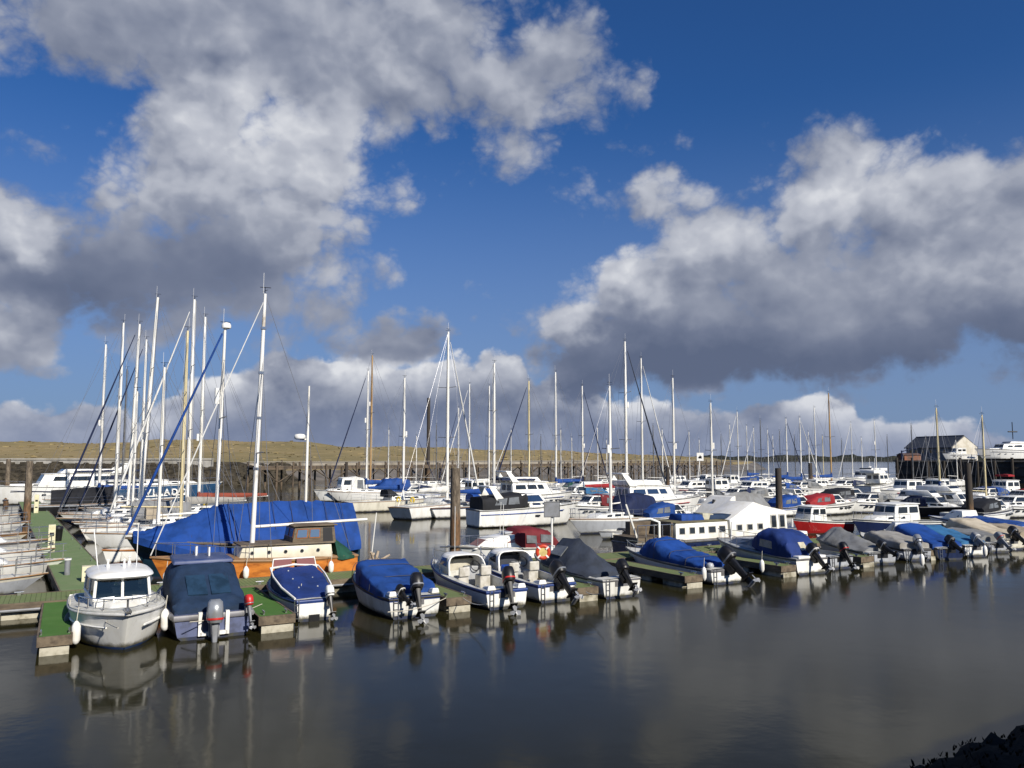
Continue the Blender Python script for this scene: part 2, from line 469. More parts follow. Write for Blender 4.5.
# ------------------------------------------------------------------ mesh helpers
class MB:
    """Collects shapes, then links them as ONE mesh object."""
    def __init__(self):
        self.v, self.f, self.m = [], [], []

    def add(self, verts, faces, m=0):
        o = len(self.v)
        self.v += [tuple(p) for p in verts]
        for i, f in enumerate(faces):
            self.f.append([o + k for k in f])
            self.m.append(m[i] if isinstance(m, list) else m)
        return self

    def hexa(self, c, m=0):
        """Eight corners: bottom four (counter-clockwise from above), then top four."""
        return self.add(c, [(3, 2, 1, 0), (4, 5, 6, 7), (0, 1, 5, 4), (1, 2, 6, 5), (2, 3, 7, 6), (3, 0, 4, 7)], m)

    def box(self, x0, x1, y0, y1, z0, z1, m=0, mt=None):
        c = [(x0, y0, z0), (x1, y0, z0), (x1, y1, z0), (x0, y1, z0), (x0, y0, z1), (x1, y0, z1), (x1, y1, z1), (x0, y1, z1)]
        if mt is not None:
            c = [mt @ Vector(p) for p in c]
        return self.hexa(c, m)

    def tube(self, pts, r, n=6, m=0, caps=True):
        pts = [Vector(p) for p in pts]
        rr = r if isinstance(r, (list, tuple)) else [r] * len(pts)
        rings, up = [], None
        for i, p in enumerate(pts):
            t = (pts[min(i + 1, len(pts) - 1)] - pts[max(i - 1, 0)])
            t = t.normalized() if t.length > 1e-9 else Vector((0, 0, 1))
            if up is None or abs(up.dot(t)) > .98:
                up = Vector((0, 0, 1)) if abs(t.z) < .9 else Vector((1, 0, 0))
            a = t.cross(up).normalized()
            b = a.cross(t).normalized()
            up = b
            rings.append([p + (a * math.cos(2 * math.pi * k / n) + b * math.sin(2 * math.pi * k / n)) * rr[i] for k in range(n)])
        return self.loft(rings, m, True, caps)

    def loft(self, rings, m=0, closed=True, caps=False):
        n = len(rings[0])
        v = [p for ring in rings for p in ring]
        f, mm = [], []
        for i in range(len(rings) - 1):
            for k in range(n if closed else n - 1):
                a, b = i * n + k, i * n + (k + 1) % n
                f.append((a, b, b + n, a + n))
                mm.append(m(i, k) if callable(m) else m)
        if caps:
            f.append(tuple(reversed(range(n))))
            f.append(tuple((len(rings) - 1) * n + k for k in range(n)))
            mm += [m(0, 0) if callable(m) else m] * 2
        return self.add(v, f, mm)

    def lathe(self, prof, n=12, m=0, mt=None):
        rings = [[Vector((r * math.cos(2 * math.pi * k / n), r * math.sin(2 * math.pi * k / n), z)) for k in range(n)] for r, z in prof]
        if mt is not None:
            rings = [[mt @ p for p in ring] for ring in rings]
        return self.loft(rings, m, True, True)

    def panel(self, q, u0, u1, v0, v1, t=.012, m=0, inset=.008):
        """A thin slab standing proud of the quad q (a, b, c, d: bottom left, bottom right, top right, top left)."""
        a, b, c, d = [Vector(p) for p in q]

        def P(u, v):
            return (a * (1 - u) + b * u) * (1 - v) + (d * (1 - u) + c * u) * v
        nrm = (b - a).cross(d - a).normalized()
        k = [P(u0, v0), P(u1, v0), P(u1, v1), P(u0, v1)]
        return self.hexa([p - nrm * inset for p in k] + [p + nrm * t for p in k], m)

    def build(self, name, mats, parent=None, smooth=None, bevel=0.0, loc=None):
        me = bpy.data.meshes.new(name)
        me.from_pydata(self.v, [], self.f)
        if not isinstance(mats, (list, tuple)):
            mats = [mats]
        for mm in mats:
            me.materials.append(mm)
        if len(mats) > 1:
            me.polygons.foreach_set('material_index', self.m)
        bm = bmesh.new()
        bm.from_mesh(me)
        bmesh.ops.remove_doubles(bm, verts=bm.verts, dist=1e-4)
        bmesh.ops.recalc_face_normals(bm, faces=bm.faces)
        if bevel:
            es = [e for e in bm.edges if len(e.link_faces) == 2 and e.calc_face_angle(0) > R(28)]
            bmesh.ops.bevel(bm, geom=es, offset=bevel, segments=2, affect='EDGES', profile=.5, clamp_overlap=True)
        bm.to_mesh(me)
        bm.free()
        if smooth:
            me.polygons.foreach_set('use_smooth', [True] * len(me.polygons))
            me.set_sharp_from_angle(angle=R(smooth))
        me.update()
        o = bpy.data.objects.new(name, me)
        COL.objects.link(o)
        if parent is not None:
            o.parent = parent
        if loc is not None:
            o.location = loc
        return o


def tag(o, label=None, cat=None, group=None, kind=None):
    for k, v in (('label', label), ('category', cat), ('group', group), ('kind', kind)):
        if v:
            o[k] = v
    return o


def thing(name, label, cat, loc=(0, 0, 0), rz=0.0, group=None):
    """An Empty at the thing's base that parents its parts."""
    o = bpy.data.objects.new(name, None)
    o.empty_display_size = .3
    COL.objects.link(o)
    o.location = loc
    o.rotation_euler = (0, 0, rz)
    return tag(o, label, cat, group)


def copy_tree(o, parent=None):
    c = o.copy()
    COL.objects.link(c)
    c.parent = parent
    for ch in list(o.children):
        copy_tree(ch, c)
    return c


from mathutils import noise as mnoise


def fbm(x, y, z=0.0, o=4):
    return mnoise.fractal(Vector((x, y, z)), .9, 2.0, o)

# ------------------------------------------------------------------ water, shores, far land
def grid_mesh(name, xs, ys, fz, m, kind='structure', smooth=True):
    b = MB()
    v = [(x, y, fz(x, y)) for y in ys for x in xs]
    n = len(xs)
    f = [(j * n + i, j * n + i + 1, (j + 1) * n + i + 1, (j + 1) * n + i) for j in range(len(ys) - 1) for i in range(n - 1)]
    me = bpy.data.meshes.new(name)
    me.from_pydata(v, [], f)
    me.materials.append(m)
    if smooth:
        me.polygons.foreach_set('use_smooth', [True] * len(f))
    o = bpy.data.objects.new(name, me)
    COL.objects.link(o)
    tag(o, kind=kind)
    return o


def lin(a, b, n):
    return [a + (b - a) * i / (n - 1) for i in range(n)]


def water_material():
    m = bpy.data.materials.new('harbour_water')
    m.use_nodes = True
    g = Graph(m.node_tree)
    out = g.node('ShaderNodeOutputMaterial')
    p = g.node('ShaderNodeBsdfPrincipled')
    g.t.links.new(p.outputs[0], out.inputs[0])
    tc = g.node('ShaderNodeTexCoord')
    pos = tc.outputs['Object']
    silt = g.smooth(g.noise(pos, .05, 4, .55), .35, .7)
    g.put(p.inputs['Base Color'], g.mix(silt, (.0185, .0168, .0058), (.0260, .0232, .0095)))
    breeze = g.smooth(g.noise(g.vec('MULTIPLY', pos, (.5, 1, 1)), .045, 3, .5), .40, .66)
    g.put(p.inputs['Roughness'], g.math('ADD', .075, g.math('MULTIPLY', breeze, .07)))
    p.inputs['IOR'].default_value = 1.205
    p.inputs['Specular Tint'].default_value = (1.0, .89, .70, 1)
    h = g.math('ADD', g.math('MULTIPLY', g.noise(pos, .9, 3, .5), .6), g.math('MULTIPLY', g.noise(g.vec('MULTIPLY', pos, (1, 1.6, 1)), 4.5, 3, .55), .07))
    b = g.node('ShaderNodeBump')
    b.inputs['Strength'].default_value = 1.0
    b.inputs['Distance'].default_value = .011
    g.put(b.inputs['Height'], h)
    g.t.links.new(b.outputs[0], p.inputs['Normal'])
    return m


WATER = water_material()
grid_mesh('water', [-3500, -600, -60, 60, 600, 3500], [-30, 0, 60, 300, 1200, 5000], lambda x, y: 0.0, WATER)


def dune_material():
    m = bpy.data.materials.new('dune_grass')
    m.use_nodes = True
    g = Graph(m.node_tree)
    out = g.node('ShaderNodeOutputMaterial')
    p = g.node('ShaderNodeBsdfPrincipled')
    g.t.links.new(p.outputs[0], out.inputs[0])
    p.inputs['Roughness'].default_value = .95
    p.inputs['Specular IOR Level'].default_value = .1
    tc = g.node('ShaderNodeTexCoord')
    pos = g.vec('MULTIPLY', tc.outputs['Object'], (.45, .6, 2.6))
    a = g.mix(g.smooth(g.noise(pos, .05, 6, .65), .38, .62), (.265, .205, .105), (.195, .160, .078))
    a = g.mix(g.smooth(g.noise(pos, .32, 5, .7), .48, .66, 0, .4), a, (.33, .26, .14))
    a = g.mix(g.smooth(g.noise(pos, .75, 4, .7), .56, .74, 0, .35), a, (.14, .125, .06))
    g.put(p.inputs['Base Color'], a)
    return m


DUNE = dune_material()


def dune_foot(x):
    return 178 + max(0.0, x + 60) * 1.12


def dune_top(x):
    """Crest height along the dune, rising and falling with the bearing from the harbour."""
    y = dune_foot(x) + 115
    px = W / 2 + FPX * x / y
    pts = [(-400, 446), (-100, 442), (0, 441), (100, 443.5), (190, 440), (300, 442.5), (345, 446), (420, 447), (500, 450), (600, 452.5), (660, 455.5), (720, 458.2), (800, 460)]
    for (a, ya), (b, yb) in zip(pts, pts[1:]):
        if px <= b:
            t = max(0, min(1, (px - a) / (b - a)))
            t = t * t * (3 - 2 * t)
            return CAM_H + (HORIZON - (ya + (yb - ya) * t)) * y / FPX
    return 4.0


def dune_z(x, q):
    y = dune_foot(x) + q
    t = max(0.0, min(1.0, q / 115)) ** 1.2
    top = dune_top(x)
    hgt = 3.4 + (top - 3.4) * t if q <= 115 else top - (q - 115) * .06
    k = 1.0 if top > 5.5 else .35
    return hgt + (fbm(x * .03, y * .03) * .8 + fbm(x * .11, y * .11, 3) * .4) * (.2 + t) * k


qs = [-4] + lin(0, 150, 52)
xs = lin(-340, 110, 230)
b = MB()
b.add([(x, dune_foot(x) + q, dune_z(x, q) if q >= 0 else 2.2) for q in qs for x in xs],
      [(j * 230 + i, j * 230 + i + 1, (j + 1) * 230 + i + 1, (j + 1) * 230 + i) for j in range(len(qs) - 1) for i in range(229)])
tag(b.build('dunes', DUNE, smooth=70), kind='structure')

# tufts of marram grass over the dune: nobody could count them
tb = MB()
rnd = random.Random(3)
for i in range(1400):
    q = 125 * rnd.random() ** .8
    x = rnd.uniform(-235, 95)
    y = dune_foot(x) + q
    z = dune_z(x, q)
    h, w = rnd.uniform(.10, .30), rnd.uniform(.3, .9)
    a = rnd.uniform(0, 3.14)
    dx, dy = math.cos(a) * w, math.sin(a) * w
    lx, ly = rnd.uniform(-.3, .3), rnd.uniform(-.3, .3)
    tb.add([(x - dx, y - dy, z - .1), (x + dx, y + dy, z - .1), (x + dx * 1.2 + lx, y + dy * 1.2 + ly, z + h * .7), (x + lx, y + ly, z + h), (x - dx * 1.1 + lx, y - dy * 1.1 + ly, z + h * .8)], [(0, 1, 2, 3, 4)])
TUFT = mat('dry_marram_grass', (.26, .205, .105), .95, spec=.1, col2=(.20, .165, .08), vscale=.04)
tag(tb.build('marram_grass', TUFT), kind='stuff')

SAND = mat('shore_sand', (.30, .27, .22), .95, spec=.1, col2=(.16, .14, .11), vscale=.15)
MUD = mat('shore_mud', (.16, .14, .115), .6, col2=(.08, .07, .058), vscale=.2)


xs = lin(-75, 112, 90)
qs = lin(-18, 4, 12)
b = MB()
b.add([(x, dune_foot(x) + q + fbm(x * .05, 7) * 3, -.5 + (q + 18) * .19 + fbm(x * .1, q * .2, 5) * .2) for q in qs for x in xs],
      [(j * 90 + i, j * 90 + i + 1, (j + 1) * 90 + i + 1, (j + 1) * 90 + i) for j in range(11) for i in range(89)])
tag(b.build('muddy_shore', MUD, smooth=60), kind='structure')
xs = lin(-330, 40, 60)
b = MB()
v = []
for x in xs:
    y = dune_foot(x) - 2.2
    z = 3.75 + fbm(x * .05, 2) * .15
    v += [(x, y, z - 1.2), (x, y + .3, z), (x, y + 4.5, z + .25)]
b.add(v, [(3 * i + k, 3 * i + 3 + k, 3 * i + 4 + k, 3 * i + 1 + k) for i in range(len(xs) - 1) for k in (0, 1)])
tag(b.build('dune_path', SAND), kind='structure')

ROCK = mat('bank_rock', (.062, .052, .036), .9, spec=.2, col2=(.022, .019, .014), vscale=.55, bump=.6, bscale=2.5)


def rubble_z(x, y):
    t = max(0.0, min(1.0, (y - 140 - max(0, x + 62) * 1.1) / 17))
    n = abs(fbm(x * .35, y * .35, 2)) * 1.4 + fbm(x * .9, y * .9, 4) * .5
    return -.8 + 5.0 * t ** .8 + n * (1 - t) * (t > 0) * .9


grid_mesh('rubble_bank', lin(-230, -42, 250), lin(139, 164, 34), rubble_z, ROCK, smooth=False)
# boulders at the foot of the bank
rb = MB()
for i in range(900):
    x = rnd.uniform(-150, -46)
    y = 140.5 + rnd.random() * 15 + max(0, x + 62) * 1.1
    z = rubble_z(x, y)
    s = rnd.uniform(.3, .95)
    ico = [(s * rnd.uniform(.6, 1.2) * math.cos(a) * math.cos(e), s * math.sin(a) * math.cos(e), s * .8 * math.sin(e)) for e in (-.7, .0, .8) for a in (0, 1.05, 2.1, 3.14, 4.2, 5.2)]
    pts = [(x + a, y + b, z + c) for a, b, c in ico]
    rb.loft([pts[0:6], pts[6:12], pts[12:18]], 0, True, True)
tag(rb.build('bank_boulders', ROCK), kind='stuff')

# pale capping wall along the top of the bank
CONC = mat('pale_concrete', (.40, .385, .35), .9, spec=.2, col2=(.24, .23, .20), vscale=.4, bump=.2, bscale=4)
CONCD = mat('dark_concrete', (.075, .072, .066), .9, spec=.2, col2=(.038, .036, .033), vscale=.4, bump=.3, bscale=3)
t = thing('sea_wall', 'long low pale concrete wall capping the dark rubble bank below the dunes', 'wall', (0, 0, 0))
b = MB()
xs = lin(-230, -58, 30)
for x0, x1 in zip(xs, xs[1:]):
    b.box(x0, x1 - .04, 155.5, 156.3, 3.2, 4.62 + rnd.uniform(-.05, .05))
b.build('wall_face', CONC, t)
b = MB()
b.box(-230, -58, 155.3, 156.5, 4.68, 4.95)
b.build('coping', CONC, t)

# far wooded shore beyond the estuary
WOODS = mat('far_woods', (.022, .026, .022), .95, spec=.05, col2=(.038, .038, .032), vscale=.02)


def woods(name, x0, x1, y0, hmean, seed, n=260):
    b = MB()
    xs = lin(x0, x1, n)
    rows = []
    for j, (dy, k) in enumerate(((0, 0), (8, .75), (30, 1.0), (70, .9), (110, 0))):
        rows.append([(x, y0 + dy + fbm(x * .01, j) * 10, k * hmean * max(.15, .75 + .55 * fbm(x * .012, seed + j * .2) + .30 * fbm(x * .06, seed + j))) for x in xs])
    b.loft(rows, 0, False)
    return tag(b.build(name, WOODS), kind='stuff')


woods('far_shore_woods', 60, 1500, 1150, 7.5, 1)
woods('distant_woods', -400, 2600, 2300, 15.0, 5)
b = MB()
b.add([(-700, 1100, .3), (2600, 1100, .3), (2600, 2600, 2), (-700, 2600, 2)], [(0, 1, 2, 3)])
tag(b.build('far_shore', mat('far_shore_ground', (.09, .08, .055), .95, col2=(.05, .05, .035), vscale=.01)), kind='structure')


# ------------------------------------------------------------------ bank the photograph is taken from
BN = Vector((-.577, .816))            # across the bank, towards the water
BT = Vector((.816, .577))             # along it


def bank_h(o, s):
    """Height of the bank: toe in the water at o = 6.3, terrace at the camera, unseen ridge added behind to cast shade."""
    k = 7.02 + fbm(s * .35, 3) * .5 + fbm(s * 1.3, 9) * .22
    if o > k:
        z = -(o - k) * .6
    elif o > .8:
        z = (k - o) / (k - .8) * 2.9
    elif o > -2.0:
        z = 2.9 + (.8 - o) * .1
    elif o > -6:
        z = 3.2 + (-2 - o) * 1.42  # unseen ridge, shaped to throw shade over the near water
    else:
        z = 8.85
    rough = fbm(o * .8, s * .8, 1) * .26 + abs(fbm(o * 2.4, s * 2.4, 6)) * .24
    return z + (rough if o > 1.2 else rough * .4)


EARTH = mat('bank_earth', (.020, .016, .012), .95, spec=.1, col2=(.009, .008, .006), vscale=1.3, bump=.8, bscale=6)
b = MB()
ss, oo = lin(-26, 34, 190), lin(-12, 9, 90)
v = []
for o_ in oo:
    for s_ in ss:
        p = BN * o_ + BT * s_
        v.append((p.x, p.y, bank_h(o_, s_)))
n = len(ss)
b.add(v, [(j * n + i, j * n + i + 1, (j + 1) * n + i + 1, (j + 1) * n + i) for j in range(len(oo) - 1) for i in range(n - 1)])
tag(b.build('grass_bank', EARTH, smooth=60), kind='structure')
# bramble and dead stalks over the near bank
b = MB()
for i in range(2600):
    o_, s_ = rnd.uniform(2.2, 7.6), rnd.uniform(2, 16)
    p = BN * o_ + BT * s_
    z = bank_h(o_, s_)
    for k in range(2):
        a, h = rnd.uniform(0, 6.28), rnd.uniform(.03, .09)
        w = rnd.uniform(.008, .022)
        d = Vector((math.cos(a), math.sin(a), 0))
        e = Vector((-d.y, d.x, 0))
        q = Vector((p.x, p.y, z - .03))
        tip = q + d * h * rnd.uniform(.3, 1.0) + Vector((0, 0, h))
        mid = (q + tip) * .5 + Vector((0, 0, h * .15))
        b.add([q - e * w, q + e * w, mid + e * w, tip, mid - e * w], [(0, 1, 2, 3, 4)])
tag(b.build('bank_undergrowth', mat('dead_bramble', (.016, .013, .009), .9, spec=.1, col2=(.009, .010, .006), vscale=3)), kind='stuff')
# pale flat stone low on the bank
sp = at(985, 770, 1.25)
b = MB()
ring = [(math.cos(a) * .34 * (1 + .2 * math.sin(3 * a)), math.sin(a) * .17, 0) for a in lin(0, 5.9, 11)]
b.loft([[(x, y, -.1) for x, y, _ in ring], [(x, y, .02) for x, y, _ in ring], [(x * .8, y * .8, .07) for x, y, _ in ring]], 0, True, True)
o = b.build('stone', mat('pale_stone', (.45, .46, .50), .7, var=.3), smooth=40)
o.location = sp
o.location.z = bank_h(BN.dot(Vector((sp.x, sp.y))), BT.dot(Vector((sp.x, sp.y)))) + .06
o.rotation_euler = (.1, .1, .5)
tag(o, 'pale flat stone lying on the dark bank in the bottom right corner', 'stone')


# ------------------------------------------------------------------ timber pier across the back
PA, PB = Vector((-45.0, 139.0)), Vector((72.0, 268.0))
t = thing('timber_pier', 'long dark timber pier on many posts crossing the water below the dunes', 'pier', (PA.x, PA.y, 0))
L_ = (PB - PA).length
pd = (PB - PA) / L_
pn = Vector((-pd.y, pd.x))
ang = math.atan2(pd.y, pd.x)
t.rotation_euler = (0, 0, ang)
b = MB()
b.box(0, L_, -1.5, 1.5, 3.35, 3.6)
b.build('pier_deck', TIMBER, t)
for sgn in (-1, 1):
    b = MB()
    b.box(0, L_, sgn * 1.55 - .12, sgn * 1.55 + .12, 2.95, 3.33)
    b.build('side_beam', TIMBER, t)
k = 0
x = .4
while x < L_ and k < 47:
    for sgn in (-1, 1):
        b = MB()
        top = rnd.choice((3.9, 4.1, 4.3, 4.6, 3.3))
        b.tube([(x, sgn * 1.85, -1.5), (x + rnd.uniform(-.1, .1), sgn * 1.82, top)], rnd.uniform(.17, .24), 7)
        b.build('post', TIMBER, t)
    k += 1
    x += 3.7 + rnd.uniform(-.5, .5)
b = MB()
x = .4
while x + 3.6 < L_:
    s_ = rnd.choice((-1, 1))
    b.tube([(x, -1.8, .6 if s_ > 0 else 2.9), (x + .1, 1.8, 2.9 if s_ > 0 else .6)], .11, 4)
    b.tube([(x, -2.02, .8 if s_ > 0 else 2.9), (x + 3.7, -2.02, 2.9 if s_ > 0 else .8)], .10, 4)
    x += 3.7
b.build('cross_brace', TIMBER, t)
b = MB()
b.tube([(0, 1.7, 4.35), (L_, 1.7, 4.3)], .06, 5)
b.build('hand_rail', mat('grey_rail_wood', (.30, .28, .24), .8, var=.3), t)


# ------------------------------------------------------------------ quay on the right with shed
QA, QB = at(896, 481), at(1060, 484)
qd = (QB - QA)
ql = qd.length + 40
qang = math.atan2(qd.y, qd.x)
t = thing('quay_wall', 'high dark timber faced quay wall on the far right below the slate roofed shed', 'quay', QA, qang)
QZ = 4.2
b = MB()
b.box(0, ql, 0, 60, -1, QZ)
b.build('wall_face', CONCD, t)
b = MB()
b.box(-.3, ql, -.35, .6, QZ + .004, QZ + .3)
b.build('coping', mat('quay_coping', (.12, .115, .105), .9, var=.4), t)
PT = zoned('quay_timber', (.016, .014, .011), (.032, .029, .026), 1.4, 2.4)
for k in range(26):
    b = MB()
    b.tube([(k * 3.1 + .5, -.45, -1), (k * 3.1 + .5, -.45, QZ + rnd.choice((.1, .2, .9)))], .27, 7)
    b.build('fender_pile', PT, t)
for z in (1.2, 2.9):
    b = MB()
    b.box(0, ql, -.2, -.02, z, z + .3)
    b.build('waling', PT, t)


def on_quay(px, depth):
    p = at_dist(px, 460, depth)
    return (p.x, p.y, QZ)


SLATE = mat('slate_roof', (.045, .050, .062), .6, col2=(.075, .08, .09), vscale=.8, bump=.3, bscale=6)
WALL_SHADE = mat('shaded_render', (.22, .22, .225), .9, col2=(.14, .14, .145), vscale=.5)  # shade of the front wall is put into this darker grey
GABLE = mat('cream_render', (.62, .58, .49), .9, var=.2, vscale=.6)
bl = thing('quay_shed', 'long shed with shade-grey front, dark slate roof and sunlit cream gable on the quay', 'building', on_quay(941, 208), R(-77))
b = MB()
b.box(-8.2, 8.2, -3.6, 3.6, 0, 3.5)
b.build('wall', WALL_SHADE, bl)
b = MB()
b.add([(8.22, -3.62, 0), (8.22, 3.62, 0), (8.22, 3.62, 3.5), (8.22, 0, 6.15), (8.22, -3.62, 3.5), (7.9, -3.62, 0), (7.9, 3.62, 0), (7.9, 3.62, 3.5), (7.9, 0, 6.15), (7.9, -3.62, 3.5)],
      [(0, 1, 2, 3, 4), (9, 8, 7, 6, 5), (0, 5, 6, 1), (1, 6, 7, 2), (2, 7, 8, 3), (3, 8, 9, 4), (4, 9, 5, 0)])
b.build('gable', GABLE, bl)
b = MB()
for s_ in (-1, 1):
    b.add([(-8.6, s_ * 4.0, 3.3), (8.1, s_ * 4.0, 3.3), (8.1, 0, 6.25), (-8.6, 0, 6.25), (-8.6, s_ * 4.0, 3.48), (8.1, s_ * 4.0, 3.48), (8.1, 0, 6.43), (-8.6, 0, 6.43)],
          [(0, 1, 2, 3), (4, 5, 6, 7), (0, 1, 5, 4), (1, 2, 6, 5), (2, 3, 7, 6), (3, 0, 4, 7)])
rf = b.build('roof', SLATE, bl)
b = MB()
b.box(-8.6, 8.1, -.12, .12, 6.4, 6.52)
b.build('ridge', SLATE, rf)
q = [(-8.2, -3.6, 0), (8.2, -3.6, 0), (8.2, -3.6, 3.5), (-8.2, -3.6, 3.5)]
for u in (.08, .2, .34, .52, .66, .80):
    b = MB()
    b.panel(q, u, u + .065, .55, .85, .05)
    wf = b.build('window', mat('window_frame_white', (.30, .30, .30), .6), bl)
    b = MB()
    b.panel(q, u + .008, u + .057, .59, .81, .07)
    b.build('pane', GLASS, wf)
b = MB()
b.panel(q, .44, .49, 0.0, .62, .06)
b.build('door', mat('shed_door', (.05, .06, .08), .6), bl)

# low rust brown hut and derrick at the end of the quay
h = thing('hut', 'small rusty brown hut at the left end of the dark quay', 'hut', on_quay(909, 196), R(15))
b = MB()
b.box(-2.4, 2.4, -1.3, 1.3, 0, 1.5)
b.build('wall', mat('rusty_sheet', (.22, .085, .045), .8, col2=(.10, .06, .045), vscale=1.2), h)
b = MB()
b.hexa([(-2.6, -1.5, 1.5), (2.6, -1.5, 1.5), (2.6, 1.5, 1.5), (-2.6, 1.5, 1.5), (-2.6, -.1, 2.0), (2.6, -.1, 2.0), (2.6, .1, 2.0), (-2.6, .1, 2.0)])
b.build('roof', mat('hut_roof', (.10, .06, .05), .8, var=.4), h)
c = thing('derrick', 'small dark blue derrick with sloping jib beside the rusty hut', 'crane', on_quay(902, 193), R(10))
b = MB()
b.tube([(0, 0, 0), (0, 0, 2.6)], .16, 8)
b.build('post', C_NAVY, c)
b = MB()
b.tube([(0, 0, 2.3), (2.4, 0, 3.0), (4.4, 0, 3.2)], [.14, .11, .08], 6)
b.build('jib', C_NAVY, c)
b = MB()
b.tube([(4.3, 0, 3.2), (4.3, 0, 1.9)], .03, 4)
b.build('hook_rope', WIRED, c)

# sloping gangway from the quay down to the pontoons
p0, p1 = at_dist(928, 461, 189), at_dist(968, 482, 172)
gw = thing('gangway', 'grey metal gangway sloping from the quay down to the pontoons', 'gangway', p0)
d = p1 - p0
side = Vector((-d.y, d.x, 0)).normalized() * .6
b = MB()
for s_ in (-1, 1):
    b.tube([side * s_, d + side * s_], .09, 5)
    b.tube([side * s_ + Vector((0, 0, 1.1)), d + side * s_ + Vector((0, 0, 1.1))], .07, 5)
    for k in range(13):
        q0 = d * (k / 12) + side * s_
        b.tube([q0, q0 + Vector((0, 0, 1.1))], .045, 4)
b.build('truss', mat('galvanised_steel', (.26, .27, .29), .5, metal=.4, var=.3), gw)
b = MB()
b.add([side, -side, d - side, d + side, side - Vector((0, 0, .06)), -side - Vector((0, 0, .06)), d - side - Vector((0, 0, .06)), d + side - Vector((0, 0, .06))],
      [(0, 1, 2, 3), (7, 6, 5, 4), (0, 1, 5, 4), (1, 2, 6, 5), (2, 3, 7, 6), (3, 0, 4, 7)])
b.build('tread', DECKG, gw)


# ------------------------------------------------------------------ pontoons
A_ANG = R(29.1)
AD = Vector((math.cos(A_ANG), math.sin(A_ANG), 0))       # along the near pontoon, to the right and away
AN = Vector((-AD.y, AD.x, 0))                            # across it, away from the camera
IN = A_ANG + math.pi / 2                                 # heading of a boat with its bow at the near pontoon
OUT = A_ANG - math.pi / 2
A0 = at(36, 597.5, .5)


def deck_material(name, c1, c2, c3):
    m = bpy.data.materials.new(name)
    m.use_nodes = True
    g = Graph(m.node_tree)
    out = g.node('ShaderNodeOutputMaterial')
    p = g.node('ShaderNodeBsdfPrincipled')
    g.t.links.new(p.outputs[0], out.inputs[0])
    p.inputs['Roughness'].default_value = .9
    p.inputs['Specular IOR Level'].default_value = .15
    tc = g.node('ShaderNodeTexCoord')
    pos = tc.outputs['Object']
    c = g.mix(g.smooth(g.noise(pos, 1.1, 5, .65), .35, .7), c1, c2)
    c = g.mix(g.smooth(g.noise(g.vec('MULTIPLY', pos, (1.2, .25, 1)), 2.6, 4, .6), .55, .78, 0, .8), c, c3)
    wv = g.node('ShaderNodeTexWave', wave_type='BANDS', bands_direction='X')
    g.put(wv.inputs['Vector'], pos)
    wv.inputs['Scale'].default_value = 2.2
    c = g.mix(g.smooth(wv.outputs['Fac'], .0, .10, .55, 0), c, (.02, .03, .015))
    g.put(p.inputs['Base Color'], c)
    b = g.node('ShaderNodeBump')
    b.inputs['Strength'].default_value = .4
    b.inputs['Distance'].default_value = .02
    g.put(b.inputs['Height'], g.noise(pos, 30, 3, .6))
    g.t.links.new(b.outputs[0], p.inputs['Normal'])
    return m


TURF = deck_material('green_deck_matting', (.150, .220, .095), (.185, .240, .118), (.21, .205, .125))
TURFA = deck_material('faded_green_deck', (.145, .185, .075), (.175, .205, .095), (.19, .165, .11))
TURFB = deck_material('bright_green_deck', (.066, .155, .034), (.085, .18, .044), (.08, .12, .04))


def pontoon(name, label, loc, rz, L, wd, turf=TURF, group=None, z=.5, gap=2.6, end_white=False, cat='pontoon'):
    """Deck on spaced floats, edged with timber; local x runs along it from 0 to L."""
    t = thing(name, label, cat, (loc[0], loc[1], 0), rz, group)
    b = MB()
    b.box(0, L, -wd / 2, wd / 2, z - .06, z)
    b.build('deck', turf, t)
    b = MB()
    for s_ in (-1, 1):
        b.box(-.02, L + .02, s_ * (wd / 2 + .004) - (.05 if s_ < 0 else 0), s_ * (wd / 2 + .004) + (.05 if s_ > 0 else 0), z - .24, z + .012)
    b.box(L + .004, L + .06, -wd / 2 - .05, wd / 2 + .05, z - .24, z + .012)
    b.build('edge_timber', WOOD, t)
    x = .3
    k = 0
    while x < L and k < 60:
        x1 = min(x + gap * .62, L - .05)
        if x1 - x > .3:
            b = MB()
            b.box(x, x1, -wd / 2 + .06, wd / 2 - .06, -.25, z - .245)
            b.build('float', FLOAT, t, bevel=.03)
        x += gap
        k += 1
    return t


def cleat(t, x, y, z=.5):
    b = MB()
    b.tube([(x - .14, y, z + .10), (x + .14, y, z + .10)], .022, 6)
    b.box(x - .05, x + .05, y - .025, y + .025, z, z + .09)
    return b.build('cleat', STEEL, t)


pa = pontoon('main_pontoon', 'long faded green pontoon walkway running behind the near row of boats', A0 - AD * 9, A_ANG, 70, 1.9, TURFA)
for k in range(14):
    cleat(pa, 3 + k * 4.3, -.75)
    cleat(pa, 4.2 + k * 4.3, .75)
# service pipe along its front edge
b = MB()
b.tube([(0, -1.05, .30), (70, -1.05, .30)], .045, 6)
b.build('service_pipe', GRYP, pa)

B0 = at(85.5, 561, .5)
B0 = A0 + AD * ((B0 - A0).dot(AD)) + AN * .99
pb_ = pontoon('side_pontoon', 'wide green pontoon walkway leading away on the left towards the dunes', B0, IN + R(3.5), 66, 1.8, TURF)
for k in range(10):
    cleat(pb_, 3 + k * 5.5, -.75)


